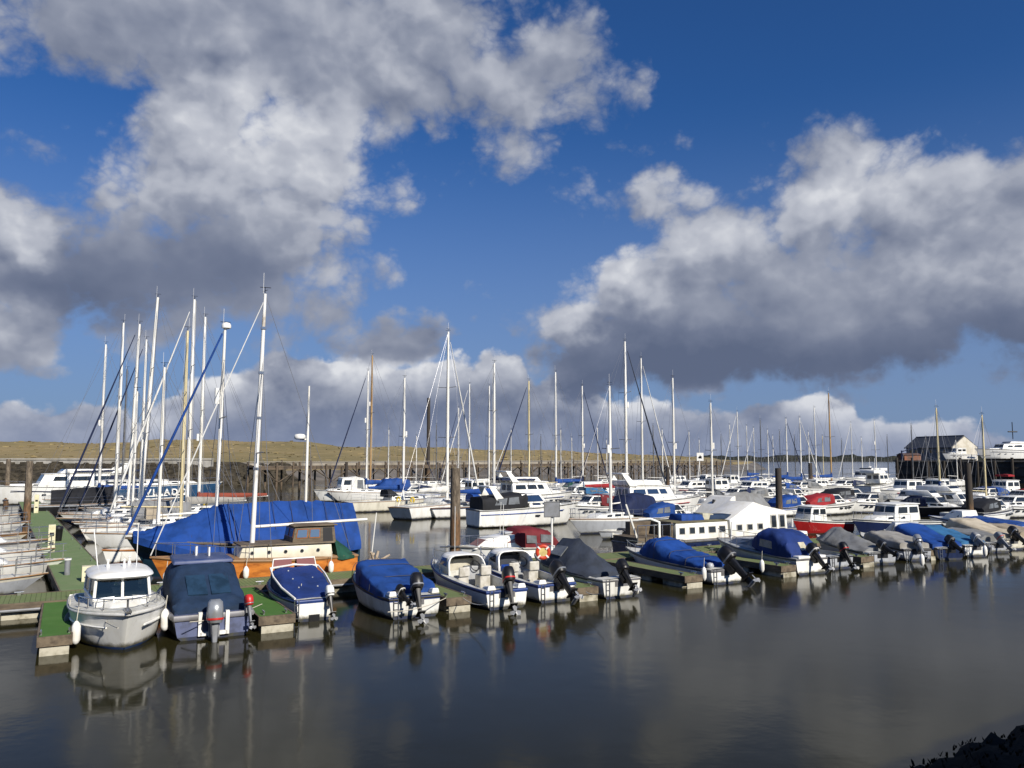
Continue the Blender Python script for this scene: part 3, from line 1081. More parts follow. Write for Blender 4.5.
def finger(px, py, L=5.6, wd=.95, label=None, turf=TURF, group='green finger pontoons between the near boats'):
    """Finger whose outer end floats at px, py."""
    e = at(px, py)
    t0 = (e - A0).dot(AN) + .95
    L = -t0
    root = e + AN * L
    t = pontoon('finger_pontoon', label, root, OUT, L - .06, wd, turf, group, z=.46, gap=1.9)
    b = MB()
    b.box(L + .01, L + .05, -wd / 2 + .02, wd / 2 - .02, -.1, .2)
    b.build('end_board', FLOAT, t)
    cleat(t, L - .35, -.32, .46)
    cleat(t, L - .35, .32, .46)
    return t


finger(54, 655, wd=.70, label='short bright green finger pontoon on the left of the white pilothouse launch', turf=TURFB)
finger(277, 632, label='bright green finger pontoon between the dark blue tented boat and small blue topped dayboat', turf=TURFB)
finger(459, 612, wd=.8, label='narrow finger pontoon right of the boat under a bright blue sheet', turf=TURFA)
finger(588, 601, wd=.8, label='narrow finger pontoon left of the slate grey tented boat', turf=TURFA)
finger(694, 588, wd=.8, label='weathered finger pontoon left of the boat with the lumpy blue cover', turf=TURFA)
finger(789, 577, wd=.8, label='weathered finger pontoon left of the grey hulled cruiser with blue canopy', turf=TURFA)
finger(868, 567, wd=.8, label='narrow finger pontoon beside the boat under a pale grey tarpaulin', turf=TURFA)
finger(935, 560, wd=.8, label='narrow finger pontoon left of the bright blue tarpaulin boat', turf=TURFA)


def pile(px, base, top, wpx, label, m=PILE_MAT, lean=0.0, cap=False):
    p = at(px, base)
    r = wpx * p.y / FPX / 2
    h = CAM_H - (top - HORIZON) * p.y / FPX
    t = thing('mooring_pile', label, 'pile', p, 0, 'timber mooring piles')
    b = MB()
    n = 9
    prof = [(0, -1.5), (0, .6), (0, h * .5), (lean * .6, h * .8), (lean, h)]
    b.tube([(x, 0, z) for x, z in prof], [r * 1.08, r * 1.06, r, r * .97, r * .93], 12)
    b.build('shaft', m, t, smooth=50)
    b = MB()
    b.tube([(0, 0, .52), (0, 0, .60)], r * 1.5, 12)
    b.tube([(-r * 1.3, 0, .5), (-r * 3, 0, .5)], .04, 5)
    b.build('guide_ring', STEEL, t)
    if cap:
        b = MB()
        b.lathe([(r * 1.05, h - .02), (r * 1.05, h + .05), (.02, h + .22)], 12)
        b.build('cap', WHT, t)
    return t


pile(455, 557, 468, 10, 'tall brown timber pile by open water, left of the maroon canopy boat')
pile(780, 531, 468, 6.5, 'tall nearly black timber pile at the right end of the white houseboat', PILE_DARK)
pile(971, 530, 463, 6.5, 'tall dark timber pile right of the boats on the right, behind the beige tarpaulin', PILE_DARK)
pile(26, 532, 461, 6.5, 'brown timber pile standing at the edge of the left walkway')
pile(6, 505, 459, 4.5, 'brown timber pile farthest left, behind the leaning pale stay')
pile(668, 497, 467, 4, 'dark timber pile among the white motorboats behind the houseboat', PILE_DARK)
pile(811, 490, 463, 4, 'dark timber pile behind the boat with the red spray cover', PILE_DARK)
pile(346, 492, 462, 3, 'thin timber pile beside the motorboat with the white box tent', PILE_DARK)
pile(428, 478, 398, 3.4, 'very tall dark wooden pole rising above the pier, left of the tallest middle mast', PILE_DARK)

# cream service posts and small fittings on the walkways


def on_pontoon(px, py):
    return at(px, py, .5)


def pedestal(px, py, label, h=1.05, w=.13, m=None):
    p = on_pontoon(px, py)
    t = thing('service_post', label, 'service post', p, A_ANG, 'service posts on the pontoons')
    b = MB()
    b.box(-w, w, -w, w, 0, h)
    b.build('body', m or mat('cream_post', (.66, .62, .42), .5, var=.2), t, bevel=.015)
    b = MB()
    b.box(-w * .6, w * .6, -w - .012, -w + .01, h * .62, h * .72)
    b.box(-w * .6, w * .6, -w - .012, -w + .01, h * .28, h * .34)
    b.build('socket', BLK, t)
    return t


pedestal(51, 552, 'tall cream service post standing on the left walkway beside the white bows', 1.3, .15)
pedestal(36, 513, 'small cream service post far along the left walkway near the brown pile', 1.5, .16)
pedestal(88, 581, 'low cream service box on the walkway behind the pilothouse launch', .55, .22)
t = thing('dustbin', 'small dark bin standing on the left green walkway', 'bin', on_pontoon(58, 541), A_ANG)
b = MB()
b.lathe([(.17, 0), (.22, .62), (.24, .64), (.24, .69)], 10)
b.build('body', BLK, t, smooth=40)
b = MB()
b.lathe([(.25, .69), (.2, .78), (.04, .84)], 10)
b.build('lid', BLK, t, smooth=40)
t = thing('bollard', 'short grey bollard at the left edge of the green walkway', 'bollard', on_pontoon(67, 575), 0)
b = MB()
b.lathe([(.10, 0), (.10, .55), (.13, .57), (.13, .63), (.02, .66)], 10)
b.build('post', GRYP, t, smooth=40)
b = MB()
b.lathe([(.135, .57), (.135, .635)], 10)
b.build('cap', WHT, t)

# life ring station and square sign on the near pontoon
p = on_pontoon(543, 564)
t = thing('lifebuoy_post', 'white post on the near pontoon that carries the red ring and grey square board', 'post', on_pontoon(552, 563), A_ANG)
hs = CAM_H - (501 - HORIZON) * t.location.y / FPX - .5
b = MB()
b.tube([(0, 0, 0), (0, 0, hs)], .045, 8)
b.build('pole', WHT, t)
b = MB()
b.box(-.10, .10, -.10, .10, 0, .75)
b.build('service_box', WHT, t, bevel=.02)
sg = thing('sign', 'square grey board at the top of the white post above the red lifebuoy', 'sign', t.location + Vector((.0, -.05, hs - .62)), R(8))
b = MB()
b.box(-.33, .33, -.03, 0, -.02, .60)
b.build('board', GRYP, sg)
b = MB()
for x0, x1, z0, z1 in ((-.35, .35, -.05, -.02), (-.35, .35, .60, .63), (-.35, -.33, -.02, .60), (.33, .35, -.02, .60)):
    b.box(x0, x1, -.04, .01, z0, z1)
b.build('frame', STEEL, sg)
lb = thing('lifebuoy', 'red lifebuoy with pale yellow centre hung on the post beside the maroon canopy boat', 'lifebuoy', at(543, 552, .95 + .5), R(6))
b = MB()
n = 24
rings = []
for k in range(n + 1):
    a = 2 * math.pi * k / n
    c = Vector((math.cos(a) * .22, 0, math.sin(a) * .22))
    rr = Vector((math.cos(a), 0, math.sin(a)))
    rings.append([c + rr * math.cos(j * math.pi / 4) * .075 + Vector((0, math.sin(j * math.pi / 4) * .06, 0)) for j in range(8)])
b.loft(rings, 0)
b.build('ring', ORNG, lb, smooth=60)
b = MB()
b.lathe([(.165, -.03), (.165, .03)], 20, 0, Matrix.Rotation(R(90), 4, 'X'))
b.build('holder', mat('pale_yellow_board', (.62, .50, .20), .5, var=.3), lb)
b = MB()
for k in range(4):
    a = k * math.pi / 2 + .78
    mt = Matrix.Rotation(-a, 4, 'Y')
    b.box(.15, .29, -.064, .064, -.03, .03, 0, mt)
b.build('band', WHT, lb)

# ------------------------------------------------------------------ boat building
class Hull:
    def __init__(self, parent, L, B, fb, fs, tr=.8, rake=None, p=2.2, flare=.30, draft=.35, mats=(None, None, None), sag=1.8,
                 stern_rake=0.0, stripe=.10, boot=.09, transom=None, n=18, mid=.42):
        self.L, self.B, self.fb, self.fs, self.tr, self.p, self.sag, self.mid = L, B, fb, fs, tr, p, sag, mid
        self.rake = .1 * L if rake is None else rake
        self.sr, self.root, self.flare = stern_rake, parent, flare
        m = MB()
        rings = []
        for i in range(n + 1):
            s = i / n
            s = 1 - (1 - s) ** 1.15
            xs, hb, zs = self.sheer(s)
            zl = [zs, zs - stripe, zs * .62, zs * .30, boot, -draft * .45, -draft]
            w0 = hb * (.90 - flare * s ** 2.2)
            half = []
            for j, z in enumerate(zl):
                if z >= boot - 1e-6:
                    u = max(0, (z - boot) / (zs - boot))
                    y = w0 + (hb - w0) * u ** .8
                else:
                    y = w0 * (.72 if j == 5 else 0.0)
                x = xs - self.rake * (1 - z / zs) * s ** 4 + self.sr * (z / zs) * (1 - s) ** 8
                half.append((x, y, z))
            rings.append([(x, -y, z) for x, y, z in half] + [(x, y, z) for x, y, z in reversed(half[:-1])])
        zone = [2, 0, 0, 0, 1, 1, 1, 1, 0, 0, 0, 2]
        m.loft(rings, lambda i, k: zone[k], False)
        r0 = rings[0]
        k = len(r0)
        m.add(r0, [(0, 1, k - 2, k - 1), (1, 2, k - 3, k - 2), (2, 3, k - 4, k - 3), (3, 4, k - 5, k - 4), (4, 5, 6, k - 6, k - 5)], [2, 3, 3, 3, 1])
        rl = rings[-1]
        m.add(rl, [(0, k - 1, k - 2, 1), (1, k - 2, k - 3, 2), (2, k - 3, k - 4, 3), (3, k - 4, k - 5, 4)], [2, 0, 0, 0])
        mats = tuple(HULLS.get(q.name, q) if q else q for q in mats)
        transom = HULLS.get(transom.name, transom) if transom else None
        a, b_, c = mats
        self.obj = m.build('hull', [a, b_ or ANTI, c or a, transom or a], parent, smooth=42)

    def hbf(self, s):
        if s < self.mid:
            return self.tr + (1 - self.tr) * math.sin(math.pi / 2 * s / self.mid)
        u = (s - self.mid) / (1 - self.mid)
        return max(.012, 1 - u ** self.p)

    def sheer(self, s):
        return (-self.L / 2 + self.L * s, self.B / 2 * self.hbf(s), self.fs + (self.fb - self.fs) * s ** self.sag)

    def s_of(self, x):
        return max(0, min(1, (x + self.L / 2) / self.L))

    def z(self, x):
        return self.sheer(self.s_of(x))[2]

    def w(self, x):
        return self.sheer(self.s_of(x))[1]

    def edge(self, s, side, inset=0.0, dz=0.0):
        x, y, z = self.sheer(s)
        x += self.sr * (1 - s) ** 8
        return Vector((x - (inset if s > .97 else 0), side * max(0, y - inset), z + dz))

    def deck(self, m=None, cockpit=None, wc=.72, zf=.25, camber=.05, drop=.03, mf=None):
        b = MB()
        st = [(i / 16, False) for i in range(17)]
        if cockpit:
            a, c = [self.s_of(x) for x in cockpit]
            st = [t for t in st if not (a - .02 < t[0] < c + .02)]
            st += [(a + (c - a) * k / 5, True) for k in range(6)] + ([(a - 1e-4, False)] if a > .01 else []) + [(c + 1e-4, False)]
            st.sort()
        rings = []
        for s, ck in st:
            x, hb, z = self.sheer(min(1, max(0, s)))
            x += self.sr * (1 - s) ** 8
            z -= drop
            o = max(.004, hb - .02)
            w = min(o * .98, self.B / 2 * wc)
            zi = z + camber * min(1, o / (self.B * .4))
            half = [(x, o, z), (x, w, zi), (x, w, zf if ck else zi), (x, 0, zf if ck else zi + camber * .3)]
            rings.append([(a_, -b_, c_) for a_, b_, c_ in half] + [(a_, b_, c_) for a_, b_, c_ in reversed(half[:-1])])
        b.loft(rings, 0, False)
        return b.build('deck', m or DECK, self.root, smooth=35)

    def rub(self, m=RUB, r=.035, dz=-.05, name='rub_rail'):
        b = MB()
        pts = [self.edge(s, -1, 0, dz) for s in lin(0, .985, 16)] + [self.edge(1, 1, 0, dz)] + [self.edge(s, 1, 0, dz) for s in reversed(lin(0, .985, 16))]
        b.tube(pts + [pts[0]], r, 6)
        return b.build(name, m, self.root, smooth=60)

    def rail(self, s0=.45, s1=1.0, h=.55, posts=5, r=.013, mid=True, name='guard_rail', m=None, inset=.06, bow=True):
        b = MB()
        m = m or STEEL
        for hh in ([h, h * .5] if mid else [h]):
            L_ = [self.edge(s, -1, inset, hh) for s in lin(s0, s1, 9)]
            R_ = [self.edge(s, 1, inset, hh) for s in lin(s0, s1, 9)]
            if bow:
                b.tube(L_ + list(reversed(R_)), r, 5)
            else:
                b.tube(L_, r, 5)
                b.tube(R_, r, 5)
        for s in lin(s0, s1 if not bow else s1 * .985, posts):
            for sd in (-1, 1):
                b.tube([self.edge(s, sd, inset, 0), self.edge(s, sd, inset, h)], r, 5)
        return b.build(name, m, self.root)


class House:
    """Deckhouse: a box with raked and tapered faces; windows are slabs standing proud of its faces."""
    def __init__(self, root, x0, x1, wa, wf, z0, h, rake_f=.3, rake_a=.05, k=.88, m=None, name='cabin', z0f=None, hf=None, bevel=.04, build=True):
        z0f = z0 if z0f is None else z0f
        hf = h if hf is None else hf
        self.c = [Vector(p) for p in [(x0, -wa, z0), (x1, -wf, z0f), (x1, wf, z0f), (x0, wa, z0),
                                      (x0 + rake_a, -wa * k, z0 + h), (x1 - rake_f, -wf * k, z0 + hf), (x1 - rake_f, wf * k, z0 + hf), (x0 + rake_a, wa * k, z0 + h)]]
        c = self.c
        self.q = {'stbd': (c[0], c[1], c[5], c[4]), 'port': (c[2], c[3], c[7], c[6]), 'front': (c[1], c[2], c[6], c[5]), 'back': (c[3], c[0], c[4], c[7]),
                  'top': (c[4], c[5], c[6], c[7])}
        if build:
            self.obj = MB().hexa(c).build(name, m or GEL, root, smooth=40, bevel=bevel)
        else:
            self.obj = root

    def win(self, side, spans, v0=.25, v1=.8, m=None, frame=None, t=.012, name='window'):
        for sd in (('port', 'stbd') if side == 'sides' else (side,)):
            for u0, u1 in spans:
                if sd == 'port':
                    u0, u1 = 1 - u1, 1 - u0
                if frame:
                    f = MB().panel(self.q[sd], u0, u1, v0, v1, t).build(name, frame, self.obj)
                    du, dv = (u1 - u0) * .08, (v1 - v0) * .10
                    MB().panel(self.q[sd], u0 + du, u1 - du, v0 + dv, v1 - dv, t + .01).build('pane', m or GLASS, self.obj)
                else:
                    MB().panel(self.q[sd], u0, u1, v0, v1, t).build(name, m or GLASS, self.obj)
        return self

    def roof(self, over=.06, t=.05, m=None, name='roof', crown=.04, parent=None):
        c = self.c
        ctr = sum((p for p in c[4:]), Vector()) / 4
        low, top, crn = [], [], []
        for p in c[4:]:
            d = Vector((p.x - ctr.x, p.y - ctr.y, 0))
            e = Vector((math.copysign(over, d.x), math.copysign(over, d.y), 0))
            low.append(p + e)
            top.append(p + e + Vector((0, 0, t)))
            crn.append(ctr + (p + e - ctr) * .75 + Vector((0, 0, t + crown)))
        b = MB()
        b.loft([low, top, crn], 0, True, True)
        return b.build(name, m or GEL, parent or self.obj, smooth=50, bevel=.02)


def cover(root, st, m, name='canopy', e=.55, skirt=.10, wr=.020, seed=0, n=21, tent=False, drop=True, fold=1.0):
    """Canvas over a row of hoops: st = (x, half width, edge height, top height)."""
    b = MB()
    fine = []
    for (a, c) in zip(st, st[1:]):
        for k in range(6):
            fine.append([a[i] + (c[i] - a[i]) * k / 6 for i in range(4)])
    fine.append(list(st[-1]))
    rings = []
    for x, w, ze, zt in fine:
        ring = []
        if drop:
            ring.append(Vector((x, -w - .012, ze - skirt)))
        for k in range(n):
            a = math.pi * k / (n - 1)
            ca, sa = math.cos(a), math.sin(a)
            if tent:
                y = -w * (1 - 2 * k / (n - 1))
                u = abs(y) / max(w, 1e-6)
                z = ze + (zt - ze) * (1 - u) ** .85
            else:
                y = -w * math.copysign(abs(ca) ** e, ca)
                z = ze + (zt - ze) * abs(sa) ** e
            p = Vector((x, y, z))
            d = fbm(x * 1.7 + seed, y * 1.9, z * 1.6) * wr + fbm(x * 5 + seed, y * 1.2, 3) * wr * .5
            rid = max(0.0, .22 - abs(fbm(x * .5 + seed * 3.1, y * 1.5 + z * .8, 5, 2))) * .22 * fold
            rid += max(0.0, .14 - abs(fbm(x * 2.2 + seed * 1.7, y * .5, 8, 2))) * .20 * fold
            d += rid
            ring.append(p + Vector((d * .3, d * .6 * math.copysign(1, y), d)))
        if drop:
            ring.append(Vector((x, w + .012, ze - skirt)))
        rings.append(ring)
    b.loft(rings, 0, False)
    k = len(rings[0])
    b.add(rings[0], [tuple(reversed(range(k)))])
    b.add(rings[-1], [tuple(range(k))])
    return b.build(name, m, root, smooth=38)


def sheet(root, q, m, name='canopy_window', u=(.1, .9), v=(.15, .85), t=.02):
    return MB().panel(q, u[0], u[1], v[0], v[1], t).build(name, m, root)


OB = [0]


def outboard(root, x, z, y=0.0, tilt=0, k=1.0, m=BLK, leg=None, turn=0):
    """Outboard motor hung on the transom; tilt in degrees swings the leg up and aft."""
    OB[0] += 1
    i_ = OB[0]
    turn += (-14, 6, -5, 11, 0, -9, 15)[i_ % 7]
    tilt += (0, 5, -6, 8, -3)[i_ % 5]
    k *= (1.0, .9, 1.08, .95)[i_ % 4]
    mt = Matrix.Translation((x, y, z)) @ Matrix.Rotation(R(turn), 4, 'Z') @ Matrix.Rotation(R(tilt), 4, 'Y') @ Matrix.Scale(k, 4)
    leg = leg or m
    b = MB()

    def ring(cx, cz, a, w, rot=0):
        return [mt @ Vector((cx + a * math.copysign(abs(math.cos(t)) ** .6, math.cos(t)), w * math.copysign(abs(math.sin(t)) ** .6, math.sin(t)), cz)) for t in [2 * math.pi * i / 12 for i in range(12)]]
    b.loft([ring(-.24, .02, .13, .085), ring(-.24, -.30, .11, .055), ring(-.25, -.62, .10, .035), ring(-.25, -.86, .08, .03)], 0, True, True)
    b.box(-.48, -.10, -.10, .10, -.64, -.615, 0, mt)
    b.box(-.16, .02, -.10, .10, -.25, .06, 0, mt)
    o = b.build('outboard_motor', leg, root, smooth=45)
    b = MB()
    b.loft([ring(-.25, .03, .20, .13), ring(-.26, .10, .23, .155), ring(-.26, .30, .23, .155), ring(-.25, .42, .20, .14), ring(-.23, .47, .13, .09)], 0, True, True)
    cw = b.build('cowling', m, o, smooth=50)
    bc = (GRYP, WHT, REDP, SILV, BLK)[i_ % 5]
    b = MB()
    b.loft([ring(-.255, .085, .225, .150), ring(-.26, .09, .236, .161), ring(-.26, .125, .237, .162), ring(-.26, .13, .225, .150)], 0, True, False)
    b.build('cowl_band', bc, cw, smooth=50)
    b = MB()
    b.lathe([(.012, -.22), (.055, -.12), (.06, .05), (.045, .16), (.01, .24)], 8, 0, mt @ Matrix.Translation((-.25, 0, -.84)) @ Matrix.Rotation(R(-90), 4, 'Y'))
    for i in range(3):
        mm = mt @ Matrix.Translation((-.46, 0, -.84)) @ Matrix.Rotation(i * 2.094, 4, 'X') @ Matrix.Rotation(.5, 4, 'Z')
        b.add([mm @ Vector(p) for p in [(-.01, -.03, 0), (.01, .03, 0), (.012, .07, .12), (.0, 0, .16), (-.012, -.07, .12)]], [(0, 1, 2, 3, 4)])
    b.build('propeller', GRYP, o)
    return o


def seg(root, name, a, b_, r, m, n=5):
    return MB().tube([a, b_], r, n).build(name, m, root, smooth=60)


def mast(root, x, z0, zt, r, m, spreaders=(.55,), sw=.75, lean=0.0, vane=True, light=None, y=0.0, reflector=None, radar=None):
    h = zt - z0
    top = Vector((x - lean, y, zt))
    foot = Vector((x, y, z0))
    o = MB().tube([foot, foot + (top - foot) * .6, top], [r, r * .97, r * .66], 8).build('mast', m, root, smooth=50)
    for f in spreaders:
        p = foot + (top - foot) * f
        MB().tube([p + Vector((-.08, -sw, .05)), p + Vector((.05, 0, 0)), p + Vector((-.08, sw, .05))], .026, 4).build('spreader', ALUG, o)
    if vane:
        b = MB()
        b.tube([top, top + Vector((0, 0, .28))], .012, 4)
        b.tube([top + Vector((-.22, .03, .26)), top + Vector((.2, -.03, .26))], .014, 4)
        b.tube([top + Vector((-.05, .25, .12)), top + Vector((.05, -.20, .12))], .012, 4)
        b.build('wind_vane', BLK, o)
        MB().tube([top + Vector((.08, .05, 0)), top + Vector((.08, .05, .85))], .008, 4).build('aerial', WHT, o)
    if reflector:
        p = foot + (top - foot) * reflector
        MB().tube([p + Vector((r + .12, 0, -.28)), p + Vector((r + .12, 0, .28))], .10, 8).build('radar_reflector', WHT, o)
    if radar:
        p = foot + (top - foot) * radar
        b = MB()
        b.lathe([(.22, 0), (.26, .04), (.26, .16), (.2, .22), (.02, .24)], 12, 0, Matrix.Translation(p + Vector((r + .28, 0, 0))))
        b.tube([p + Vector((0, 0, .04)), p + Vector((r + .3, 0, .04))], .04, 4)
        b.build('radar_dome', WHT, o, smooth=50)
    return top, foot


def horseshoe(root, x, y, z, m=YEL):
    b = MB()
    pts = [(x, y + .17 * math.cos(a), z + .20 * math.sin(a)) for a in lin(-1.0, math.pi + 1.0, 12)]
    b.tube(pts, .07, 7)
    return b.build('horseshoe_buoy', m, root, smooth=60)


def fender(px, py, z, label, r=.11, h=.5, m=None, loc=None):
    p = loc or at(px, py, z)
    t = thing('fender', label, 'fender', p, 0, 'fenders hung along the near row')
    b = MB()
    b.lathe([(.03, -h / 2 - .05), (r * .7, -h / 2), (r, -h / 2 + .08), (r, h / 2 - .08), (r * .7, h / 2), (.03, h / 2 + .06)], 12)
    b.build('body', m or WHT, t, smooth=50)
    MB().tube([(0, 0, h / 2 + .05), (0.03, 0.02, h / 2 + .42)], .012, 4).build('lanyard', ROPE, t)
    return t


def yacht(label, px, py, head, L=9, ptop=None, hull=GEL, B=None, stripe=None, mx=.06, mm=ALUW, boom=None, hood=None, jib=None, bimini=None, dodger=None,
          fb=None, spr=(.5,), reflector=None, radar=None, buoy=None, mizzen=None, group='sailing yachts moored in the harbour', anti=None, lod=0, boomlen=.36,
          text=None, lean=0.0, boom_rise=.12, rails=True, windows=True, canopy=None, house=GEL, trim=None, stays=True, vane=True, zt=None, sternrail=True):
    """Sailing yacht whose mast stands above the water point seen at px, py."""
    B = B or L * .31
    fb = fb or .105 * L + .12
    fs = fb * .78
    mxx = mx * L
    P = at(px, py)
    off = Vector((math.cos(head), math.sin(head), 0)) * mxx
    r = thing('sailing_yacht', label, 'sailing yacht', P - off, head, group)
    H = Hull(r, L, B, fb, fs, tr=.62, rake=.13 * L, p=2.0, flare=.22, draft=.45, mats=(hull, anti or ANTI, stripe or hull), stern_rake=-.05 * L, stripe=.16, sag=1.6)
    H.deck(DECK, cockpit=(-.40 * L, -.14 * L), wc=.42, zf=fs - .35)
    if lod < 2:
        H.rub(trim or TEAK, .025, -.03)
    # coachroof
    zc = H.z(-.02 * L) - .02
    C = House(r, -.14 * L, .26 * L, B * .31, B * .19, zc, .40, rake_f=.5, rake_a=.05, k=.86, m=house, name='coachroof', hf=.30 + (H.z(.26 * L) - zc) * .3)
    if windows:
        C.win('sides', [(.08, .28), (.36, .54), (.62, .76)] if lod == 0 else [(.1, .4), (.5, .75)], .35, .75)
    MB().box(.05 * L, .11 * L, -.25, .25, zc + .38, zc + .46).build('hatch', GRYP, C.obj)
    # rig
    zt = zt or CAM_H + (HORIZON - ptop) * P.y / FPX * (1 + 0)
    top, foot = mast(r, mxx, zc + .35, zt, .0118 * L if lod < 2 else .0105 * L, mm, spr, .085 * L, lean, vane, None, 0, reflector, radar)
    zb = zc + .95
    be = Vector((mxx - boomlen * L, 0, zb + boom_rise))
    bo = seg(r, 'boom', (mxx - .05, 0, zb), be, .05, mm, 6)
    if boom:
        b = MB()
        rings = []
        for k in range(9):
            u = k / 8
            c = Vector((mxx + .05, 0, zb + .10)).lerp(be + Vector((.1, 0, .06)), u)
            rr = (.30 - .17 * u)
            rr *= 1 + .12 * fbm(k * .7, px)
            rings.append([c + Vector((0, math.cos(a) * rr * .55, math.sin(a) * rr + rr * .35)) for a in [2 * math.pi * i / 9 for i in range(9)]])
        b.loft(rings, 0, True, True)
        b.tube([(mxx, 0, zb - .05), (mxx, 0, zb + .95)], [.17, .11], 7)
        b.build('sail_cover', boom, bo, smooth=55)
    bow = H.edge(1, 1, 0, .02)
    if jib:
        MB().tube([bow + Vector((-.12, 0, .35)), bow.lerp(top, .12), bow.lerp(top, .5), bow.lerp(top, .94)], [.045, .066 * L / 9, .058 * L / 9, .03], 7).build('furled_jib', jib, r, smooth=60)
    if stays:
        wr = .010 if lod == 0 else .014
        seg(r, 'forestay', bow, top, wr, WIRE, 4)
        seg(r, 'backstay', H.edge(0, 1, .02, .05) * .5 + H.edge(0, -1, .02, .05) * .5, top, wr, WIRE, 4)
        for sd in (-1, 1):
            p = H.edge(H.s_of(mxx - .1), sd, .05)
            if spr:
                tip = foot.lerp(top, spr[-1]) + Vector((-.08, sd * .085 * L, .05))
                MB().tube([p, tip, top.lerp(foot, .04)], wr, 4).build('shroud', WIRE, r)
            else:
                seg(r, 'shroud', p, top, wr, WIRE, 4)
        if lod < 2:
            for sd in (-1, 1):
                seg(r, 'lower_shroud', H.edge(H.s_of(mxx + .25), sd, .06), foot.lerp(top, .48), wr * .9, WIRE, 4)
            MB().tube([foot + Vector((-.22, .10, .3)), top + Vector((-.12, .02, -.1))], wr * .9, 4).build('halyard', WIRED if px % 2 else ROPE, r)
            seg(r, 'topping_lift', be + Vector((.05, 0, .05)), top, wr * .8, WIRE, 4)
    if hood:
        x0 = -.14 * L
        cover(r, [(x0 - .35, B * .27, zc + .34, zc + .98), (x0 + .25, B * .27, zc + .34, zc + .92), (x0 + .85, B * .22, zc + .34, zc + .44)], hood, 'sprayhood', seed=px, skirt=.05)
        MB().panel([(x0 + .82, -B * .2, zc + .46), (x0 + .82, B * .2, zc + .46), (x0 + .30, B * .18, zc + .92), (x0 + .30, -B * .18, zc + .92)], .06, .94, .12, .85, .03).build('hood_window', VINYL, r)
    if bimini:
        cover(r, [(-.43 * L, B * .33, H.z(-.4 * L) + .05, H.z(-.4 * L) + 1.45), (-.30 * L, B * .35, zc + .1, zc + 1.6), (-.14 * L, B * .33, zc + .3, zc + 1.5), (-.05 * L, B * .25, zc + .36, zc + .48)], bimini, 'cockpit_tent', seed=px)
    if canopy:
        cover(r, [(-.40 * L, B * .30, H.z(-.4 * L) + .1, zb + .2), (-.15 * L, B * .40, zc + .1, zb + .35), (.06 * L, B * .40, zc + .1, zb + .45)], canopy, 'boom_tent', seed=px, tent=True)
    if rails and lod < 2:
        H.rail(.08, .80, .58, 7, .010, True, 'guard_rail', bow=False)
        H.rail(.86, 1.0, .62, 3, .015, True, 'pulpit', inset=.05)
    if dodger:
        for sd in (-1, 1):
            q = [H.edge(H.s_of(-.46 * L), sd, .03, .06), H.edge(H.s_of(-.16 * L), sd, .03, .06), H.edge(H.s_of(-.16 * L), sd, .03, .58), H.edge(H.s_of(-.46 * L), sd, .03, .58)]
            if sd > 0:
                q = [q[1], q[0], q[3], q[2]]
            d_ = MB().panel(q, 0, 1, 0, 1, .012).build('dodger', dodger, r)
    if buoy:
        for sd in ((1,) if buoy == 1 else (-1, 1)):
            horseshoe(r, -.47 * L, sd * B * .20, fs + .55)
    return r, H, top, foot


